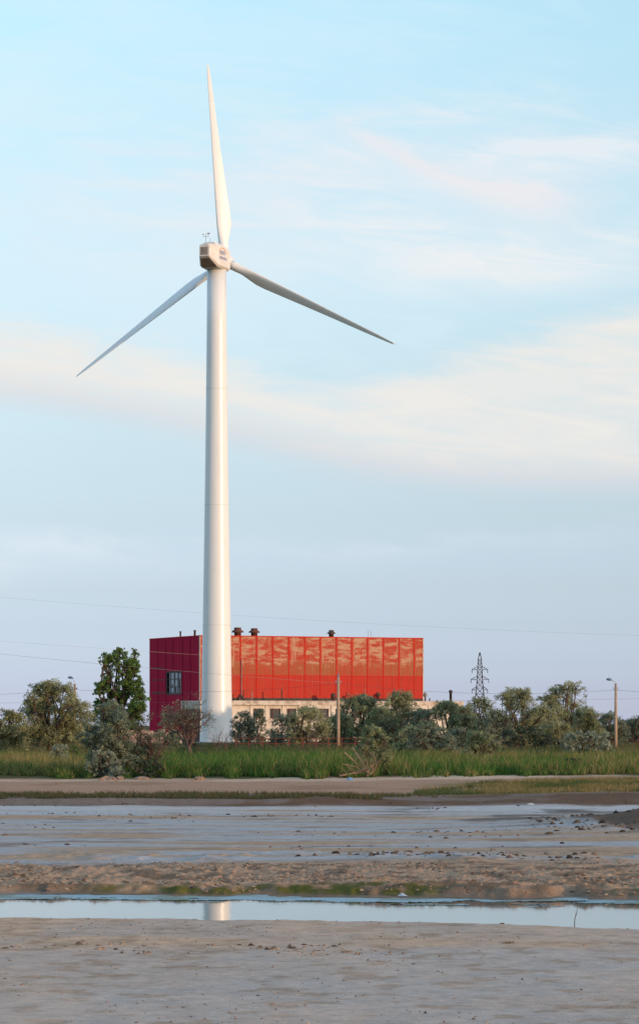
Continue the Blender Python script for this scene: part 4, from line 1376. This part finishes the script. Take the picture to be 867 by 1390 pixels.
# broken window
win = MB()
fw = .18
win.box(-.05, .1, wy0, wy1, wz1 - fw, wz1); win.box(-.05, .1, wy0, wy1, wz0, wz0 + fw)
win.box(-.05, .1, wy0, wy0 + fw, wz0 + fw, wz1 - fw); win.box(-.05, .1, wy1 - fw, wy1, wz0 + fw, wz1 - fw)
n = 4
for i in range(1, n):
    yq = wy0 + (wy1 - wy0) * i / n; win.box(0, .08, yq - .06, yq + .06, wz0 + fw, wz1 - fw)
for i in range(1, 3):
    zq = wz0 + (wz1 - wz0) * i / 3
    for j in range(n):
        a = wy0 + (wy1 - wy0) * j / n + (.062 if j else fw); c = wy0 + (wy1 - wy0) * (j + 1) / n - (.062 if j < n - 1 else fw)
        win.box(.01, .07, a, c, zq - .05, zq + .05)
wf = win.build('window', DARKM, hall, label='large dark window with broken panes')
mb = MB(); mb.box(.16, .2, wy0, wy1, wz0, wz1); mb.build('pane', GLASSD, wf)
PANEL = speckled('pale_pane', (.30, .36, .44), (.16, .18, .22), 3, .3, .5)
for (i, a0, a1) in ((1, .35, .97), (2, .45, .92), (2, .12, .3), (0, .62, .9)):
    ya = wy0 + (wy1 - wy0) * (i + .15) / n; yb2 = wy0 + (wy1 - wy0) * (i + .8) / n
    mb = MB(); mb.box(.09, .11, ya, yb2, wz0 + (wz1 - wz0) * a0, wz0 + (wz1 - wz0) * a1); mb.build('pane', PANEL, wf)
# ragged dark gaps left of the window
rg = random.Random(3)
for zc in (hz(906.5, 0, wy1), hz(922.5, 0, wy1), hz(940.5, 0, wy1)):
    y = wy1 + .2
    while y < wy1 + (side_len(209) - wy1):
        ln = .2 + rg.random() * .9
        mb = MB(); mb.box(-.035, -.0215, y, y + ln, zc - .08 - .1 * rg.random(), zc + .1 * rg.random()); mb.build('torn_strip', DARKM, hall)
        y += ln + rg.random() * .5
# dark strip standing in for the shade where the hall meets the annex roof
mb = MB(); mb.box(.1, LEN - .1, -.12, -.05, ATOP - .4, ATOP + .42); mb.build('base_shade_strip', ROOFD, hall)

# annex
AL = -2.4; AR = hall_len_y(628, AN_Y)
mb = MB(); mb.box(AL, AR, AN_Y, -.15, ATOP - .5, ATOP - .38); mb.build('annex_roof', ROOFD, hall)
wins = [(343.5, 358), (366, 380.8), (389, 402), (410.5, 424), (433, 446), (455, 468), (477, 490), (499, 512), (521, 534), (543, 556), (565, 578), (587, 600)]
W_ = [(hall_len_y(a, AN_Y), hall_len_y(c, AN_Y)) for a, c in wins]
ZW0, ZW1 = hz(975.5, 5, AN_Y), hz(962, 5, AN_Y)
wall = MB()
wall.box(AL, AR, AN_Y, AN_Y + .3, -.1, ZW0); wall.box(AL, AR, AN_Y, AN_Y + .3, ZW1, ATOP - .55)
prev = AL
for a, c in W_:
    wall.box(prev, a, AN_Y, AN_Y + .3, ZW0, ZW1); prev = c
wall.box(prev, AR, AN_Y, AN_Y + .3, ZW0, ZW1)
wall.box(AR - .3, AR, AN_Y + .3, 6, -.1, ATOP - .55)
wall.build('annex_wall', CONC, hall)
mb = MB(); mb.box(AL, AL + .3, AN_Y + .3, 1.0, -.1, ATOP - 1.15); mb.build('annex_side_wall', speckled('brown_brick', (.15, .09, .075), (.10, .065, .06), 2.5, .9, .1, .01), hall)
mb = MB(); mb.box(AL - .04, AL + .3, AN_Y + .3, 1.2, ATOP - 1.15, ATOP - .02); mb.build('annex_side_parapet', CONC, hall)
mb = MB(); mb.box(AL - .08, AR + .08, AN_Y - .12, AN_Y + .28, ATOP - .55, ATOP); mb.build('parapet', CONCD, hall)
mb = MB(); mb.box(AL - .1, hall_len_y(408, AN_Y), AN_Y - .55, AN_Y - .125, ATOP - .62, ATOP - .42); mb.build('canopy_slab', CONCD, hall)
for s in (340.5, 361.5, 384, 406, 428, 450.5, 472, 494, 516, 538, 560, 582, 604):
    x = hall_len_y(s, AN_Y); mb = MB(); mb.box(x - .16, x + .16, AN_Y - .10, AN_Y - .004, 0, ATOP - .63); mb.build('pilaster', CONC, hall)
for (a, c) in W_:
    f = MB()
    f.box(a, c, AN_Y + .10, AN_Y + .18, ZW1 - .09, ZW1); f.box(a, c, AN_Y + .10, AN_Y + .18, ZW0, ZW0 + .09)
    f.box(a, a + .09, AN_Y + .10, AN_Y + .18, ZW0 + .09, ZW1 - .09); f.box(c - .09, c, AN_Y + .10, AN_Y + .18, ZW0 + .09, ZW1 - .09)
    mq = a + (c - a) * .3; f.box(mq - .05, mq + .05, AN_Y + .10, AN_Y + .18, ZW0 + .09, ZW1 - .09)
    fo = f.build('window', RUSTP, hall)
    mb = MB(); mb.box(a + .02, c - .02, AN_Y + .19, AN_Y + .22, ZW0 + .02, ZW1 - .02); mb.build('pane', GLASSD, fo)
    mb = MB(); mb.box(a - .08, c + .08, AN_Y - .14, AN_Y - .004, ZW0 - .12, ZW0 - .02); mb.build('sill', CONCD, fo)


# roof furniture
def vent(px, wpx, ybase, ytop, ly, mat, kind='cowl', label=None):
    x = hall_len_y(px, ly); d = HYo + sb_ * x + cb_ * ly; s = d / F
    z0 = H0 + (HY - ybase) * s; z1 = H0 + (HY - ytop) * s; r = wpx * s / 2; h = z1 - z0
    mb = MB()
    if kind == 'cowl':
        mb.lathe([(r * .55, -.4), (r * .55, h * .30), (r * 1.0, h * .34), (r * .9, h * .52), (r * .55, h * .72), (r * .55, h * .86), (r * .62, h * .9), (r * .5, h)], 18, (x, ly, z0))
    elif kind == 'mush':
        mb.lathe([(r * .45, -.4), (r * .45, h * .5), (r, h * .55), (r * .95, h * .8), (r * .5, h)], 14, (x, ly, z0))
    elif kind == 'pipe':
        mb.lathe([(r * .7, -.4), (r * .7, h * .78), (r, h * .8), (r, h * .93), (r * .8, h)], 12, (x, ly, z0))
    elif kind == 'drum':
        mb.lathe([(r * .35, -.6), (r * .35, .0), (r * .9, h * .15), (r, h * .5), (r * .9, h * .85), (r * .4, h)], 14, (x, ly, z0))
    elif kind == 'rod':
        mb.tube([(x, ly, z0 - .4), (x, ly, z1)], r, 6)
    nm = {'cowl': 'roof_vent', 'mush': 'roof_vent', 'drum': 'roof_vent', 'pipe': 'vent_pipe', 'rod': 'mast'}[kind]
    return mb.build(nm, mat, hall, kind != 'rod', label)


vent(322.5, 17, 862, 852, 4, RUSTP, 'cowl')
vent(345, 16, 862, 853, 4, RUSTP, 'cowl')
vent(449.5, 12, 863, 855.5, 5, DARKM, 'cowl')
vent(244.8, 3.2, 864.5, 857, 8, DARKM, 'pipe')
vent(264.3, 4.0, 863, 855.5, 3, DARKM, 'pipe')
vent(499.5, .7, 864, 856, 6, STEELG, 'rod'); vent(503.5, .7, 864, 855.5, 6, STEELG, 'rod')
ly = -3.0
vent(382.4, 1.6, 951, 936, ly, DARKM, 'rod'); vent(342, 1.2, 951, 939, ly, GREYP, 'rod'); vent(330.5, 1.3, 951, 938, ly, DARKM, 'rod')
vent(452.5, 7.5, 949.5, 941, ly, RUSTP, 'drum'); vent(492.5, 6, 951, 941.5, ly, DARKM, 'mush'); vent(504.5, 4.5, 951, 946, ly, GREYP, 'mush')
vent(513, 7, 951, 940, ly, RUSTP, 'mush'); vent(495.3, .9, 951, 936, ly, GREYP, 'rod'); vent(535, 7, 951, 939, ly, DARKM, 'mush')
vent(577, 5.5, 952, 940, ly, GREYP, 'mush'); vent(583, 2.6, 952, 948, ly, GREYP, 'pipe'); vent(611.5, 5.2, 953, 937, ly, DARKM, 'pipe')
# bent duct on the annex roof beside the tower
x = hall_len_y(326, ly); d = HYo + sb_ * x + cb_ * ly; s = d / F; z0 = hz(950, x, ly)
mb = MB(); mb.tube([(x - 3 * s * 1.1, ly, z0 - .3), (x - 3 * s * 1.1, ly, z0 + .25), (x - 1.5 * s, ly, z0 + .55), (x + 1 * s, ly, z0 + .55), (x + 4 * s, ly, z0 + .15), (x + 6 * s, ly, z0 - .1)], .2, 8)
mb.build('bent_duct', DARKM, hall, True)
# downpipe on the red front
xq = hall_len(327.3); mb = MB(); mb.tube([(xq, -.12, ATOP), (xq, -.12, hz(895, 5))], .05, 6); mb.build('downpipe', GREYP, hall)

# ruined low wall left of the hall
def low_wall():
    d = 398.0
    o = MB(); rng = random.Random(8)
    x = gx(158, d); x1 = gx(243, d)
    while x < x1:
        wd = .5 + rng.random() * 1.1
        zt = H0 + (HY - (990 + rng.random() * 5)) * d / F
        o.box(x, x + wd - .012, d - .2 - rng.random() * .02, d + .2, -.1, zt)
        x += wd
    ob = o.build('ruined_wall', speckled('pinkish_plaster', (.62, .45, .38), (.38, .26, .22), 1.2, .9, .1, .02))
    # origin at the base
    return tag(ob, 'low broken pinkish wall half hidden behind the bare shrubs', 'wall')


low_wall()


# ------------------------------------------------------------------ red pipe fence
def fence(px0, px1, d0, d1, step, ytop, label):
    root = empty('pipe_fence', (gx(px0, d0), d0, 0), label=label, cat='fence', group='red pipe fences')
    base = np.array(root.location)
    n = max(2, int(abs(px1 - px0) / step) + 1)
    pts = []
    for i in range(n):
        t = i / (n - 1); px = px0 + (px1 - px0) * t; d = d0 + (d1 - d0) * t
        x, y, z = at(px, ytop, d)
        pts.append(np.array((x, y, z)) - base)
    for p in pts:
        mb = MB(); mb.tube([(p[0], p[1], -.1), (p[0], p[1], p[2] + .05)], .042, 6); mb.build('post', FRED, root)
    for hh in (0, .48):
        mb = MB(); mb.tube([p - np.array((0, .06, hh)) for p in pts], .022, 6); mb.build('rail', FRED, root)
    return root


FRED = speckled('fence_red', (.26, .05, .035), (.14, .04, .03), 3, .7, .2)
fence(320, 500, 290, 292, 17.7, 1002.5, 'red pipe fence in the grass right of the turbine tower')
fence(-20, 128, 300, 298, 18, 1004.0, 'red pipe fence under the rounded tree at far left')
fence(640, 900, 352, 356, 17, 1003.0, 'red pipe fence among the bushes at the right of the picture')

# ------------------------------------------------------------------ poles
POLE = speckled('weathered_pole', (.42, .31, .22), (.30, .21, .15), 2.0, .85, .1, .0, .35, .7, (1, 1, .3))
INS = speckled('insulator', (.12, .20, .30), (.08, .12, .2), 8, .3, .5)


def pole(name, px, d, ytop, r0, r1, label, cat, lamp=None):
    x, y, z = at(px, ytop, d)
    root = empty(name, (x, y, 0), label=label, cat=cat)
    mb = MB(); mb.tube([(0, 0, -.2), (0, 0, z * .5), (0, 0, z)], [r0, (r0 + r1) / 2, r1], 12); mb.build('pole', POLE, root, True)
    mb = MB(); mb.tube([(-.24, 0, z - .55), (.24, 0, z - .55)], .025, 6); mb.build('cross_bar', STEELG, root)
    for sx in (-.22, .22):
        mb = MB(); mb.lathe([(.03, 0), (.055, .04), (.05, .12), (.03, .16)], 8, (sx, 0, z - .52)); mb.build('insulator', INS, root)
    if lamp:
        dxl, dzl = lamp
        s = d / F
        mb = MB(); mb.tube([(0, 0, z - .3), (0, 0, z + .02), (dxl * s * .35, -.05, z + dzl * s * .55), (dxl * s, -.1, z + dzl * s)], .03, 6); mb.build('arm', STEELG, root)
        mb = MB(); c0 = np.array((dxl * s, -.1, z + dzl * s)); dr = -.42 if dxl < 0 else .42
        mb.tube([c0 + np.array((-dr * .25, 0, -.03)), c0 + np.array((dr * .1, 0, .03)), c0 + np.array((dr * .6, 0, .05)), c0 + np.array((dr, 0, .04))], [.05, .12, .13, .05], 8)
        mb.build('lamp_head', INS, root, True)
    else:
        mb = MB(); mb.lathe([(.05, 0), (.09, .06), (.08, .22), (.03, .3)], 10, (0, 0, z)); mb.build('top_insulator', INS, root)
    return root


pole('street_lamp', 835.5, 300, 928, .17, .11, 'slim pole with a lamp on a short arm, over the bushes at right', 'street lamp', (-7, 5))
pole('street_lamp', 101.5, 312, 928.5, .16, .11, 'lamp pole mostly hidden behind the rounded tree at left', 'street lamp', (-3.5, 8))
pole('utility_pole', 459, 300, 919, .17, .12, 'plain pole in front of the red hall wall', 'pole')


# ------------------------------------------------------------------ lattice pylon
def pylon():
    d = 1100.0; x, y, ztop = at(651, 886, d); s = d / F
    root = empty('lattice_pylon', (x, y, 0), label='steel lattice power pylon on the horizon right of the hall', cat='pylon')
    mb = MB()
    def hw(z):
        t = z / ztop
        return np.interp(t, [0, .25, .62, .93, 1.0], [2.9, 2.0, 1.0, .55, .12])
    levels = [0, 4, 7.5, 10.5, 13, 15.2, 17.2, 19.0, 20.7, 22.3, 23.8, 25.2, ztop]
    rl_ = .11
    for a, c in zip(levels[:-1], levels[1:]):
        wa, wc_ = hw(a), hw(c)
        cs = [(-1, -1), (1, -1), (1, 1), (-1, 1)]
        for i in range(4):
            p, q = cs[i], cs[(i + 1) % 4]
            mb.tube([(p[0] * wa, p[1] * wa, a), (p[0] * wc_, p[1] * wc_, c)], rl_, 4, False)
            mb.tube([(p[0] * wa, p[1] * wa, a), (q[0] * wc_, q[1] * wc_, c)], .07, 4, False)
            mb.tube([(q[0] * wa, q[1] * wa, a), (p[0] * wc_, p[1] * wc_, c)], .07, 4, False)
            mb.tube([(p[0] * wc_, p[1] * wc_, c), (q[0] * wc_, q[1] * wc_, c)], .07, 4, False)
    PY = speckled('pylon_steel', (.085, .075, .085), (.06, .055, .06), 1, .6, .3)
    mb.build('mast', PY, root)
    for (row_, ext) in ((909.5, 11.0), (923, 12.5), (937, 11.0)):
        z = H0 + (HY - row_) * s; e = ext * s; w0 = hw(z)
        mb = MB()
        for sg in (-1, 1):
            for yy in (-w0, w0):
                mb.tube([(sg * w0, yy, z), (sg * e, 0, z + .1)], .085, 4); mb.tube([(sg * w0, yy, z + 1.2), (sg * e, 0, z + .1)], .085, 4)
            for f_ in (.35, .65):
                xx = sg * (w0 + (e - w0) * f_); mb.tube([(xx, 0, z + .02), (xx, 0, z + 1.2 * (1 - f_) + .1)], .05, 4)
        a_ = mb.build('cross_arm', PY, root)
        for sg in (-1, 1):
            mb = MB(); mb.lathe([(.05, 0), (.12, .1), (.12, 1.0), (.05, 1.2)], 8, (sg * e * .96, 0, z - 1.15)); mb.build('insulator', PY, a_)
    return root


pylon()

# ------------------------------------------------------------------ cables
CAB = speckled('cable', (.10, .09, .09), (.07, .06, .06), 1, .6, .3)
CABP = speckled('pale_cable', (.48, .40, .30), (.40, .34, .26), 1, .5, .4)


def cable(p0, p1, sag, r, mat, label):
    mb = MB(); a = np.array(p0); b_ = np.array(p1); pts = []
    n = 40
    for i in range(n + 1):
        t = i / n; p = a * (1 - t) + b_ * t; p[2] -= sag * 4 * t * (1 - t); pts.append(p)
    mb.tube(pts, r, 5)
    o = mb.build('power_cable', mat)
    return tag(o, label, 'cable', 'overhead cables')


cable(at(-700, 735, 420), at(1500, 872, 420), 3.6, .006, CAB, 'highest thin cable, slanting down across the sky past the hall roof')
cable(at(-420, 838, 330), at(459, 928, 300), .5, .011, CABP, 'pale cable slanting down from the left edge past the poplar to the plain pole')
cable(at(-400, 838, 400), at(432, 899, 437), .3, .010, CABP, 'upper pale cable crossing the dark side wall of the hall')
cable(at(-420, 935, 306), at(101.5, 936.5, 312), .75, .011, CAB, 'cable between the left edge and the hidden lamp pole')
cable(at(101.5, 936.5, 312), at(459, 928, 300), .5, .011, CAB, 'cable strung between the hidden lamp pole and the plain pole')
cable(at(459, 928, 300), at(835.5, 937, 300), .62, .011, CAB, 'cable strung between the plain pole and the right street lamp')
cable(at(835.5, 937, 300), at(1300, 930, 300), .75, .011, CAB, 'cable running from the right street lamp to the right edge')
cable(at(-300, 954, 420), at(1250, 943, 420), .4, .011, CAB, 'lowest nearly level cable behind the street lamp')

S.cycles.use_denoising = True
S.cycles.denoising_prefilter = 'ACCURATE'
try:
    S.cycles.denoiser = 'OPENIMAGEDENOISE'
except Exception:
    pass
S.cycles.max_bounces = 6; S.cycles.diffuse_bounces = 3; S.cycles.glossy_bounces = 3
S.cycles.transmission_bounces = 4; S.cycles.transparent_max_bounces = 4
S.cycles.sample_clamp_indirect = 4.0
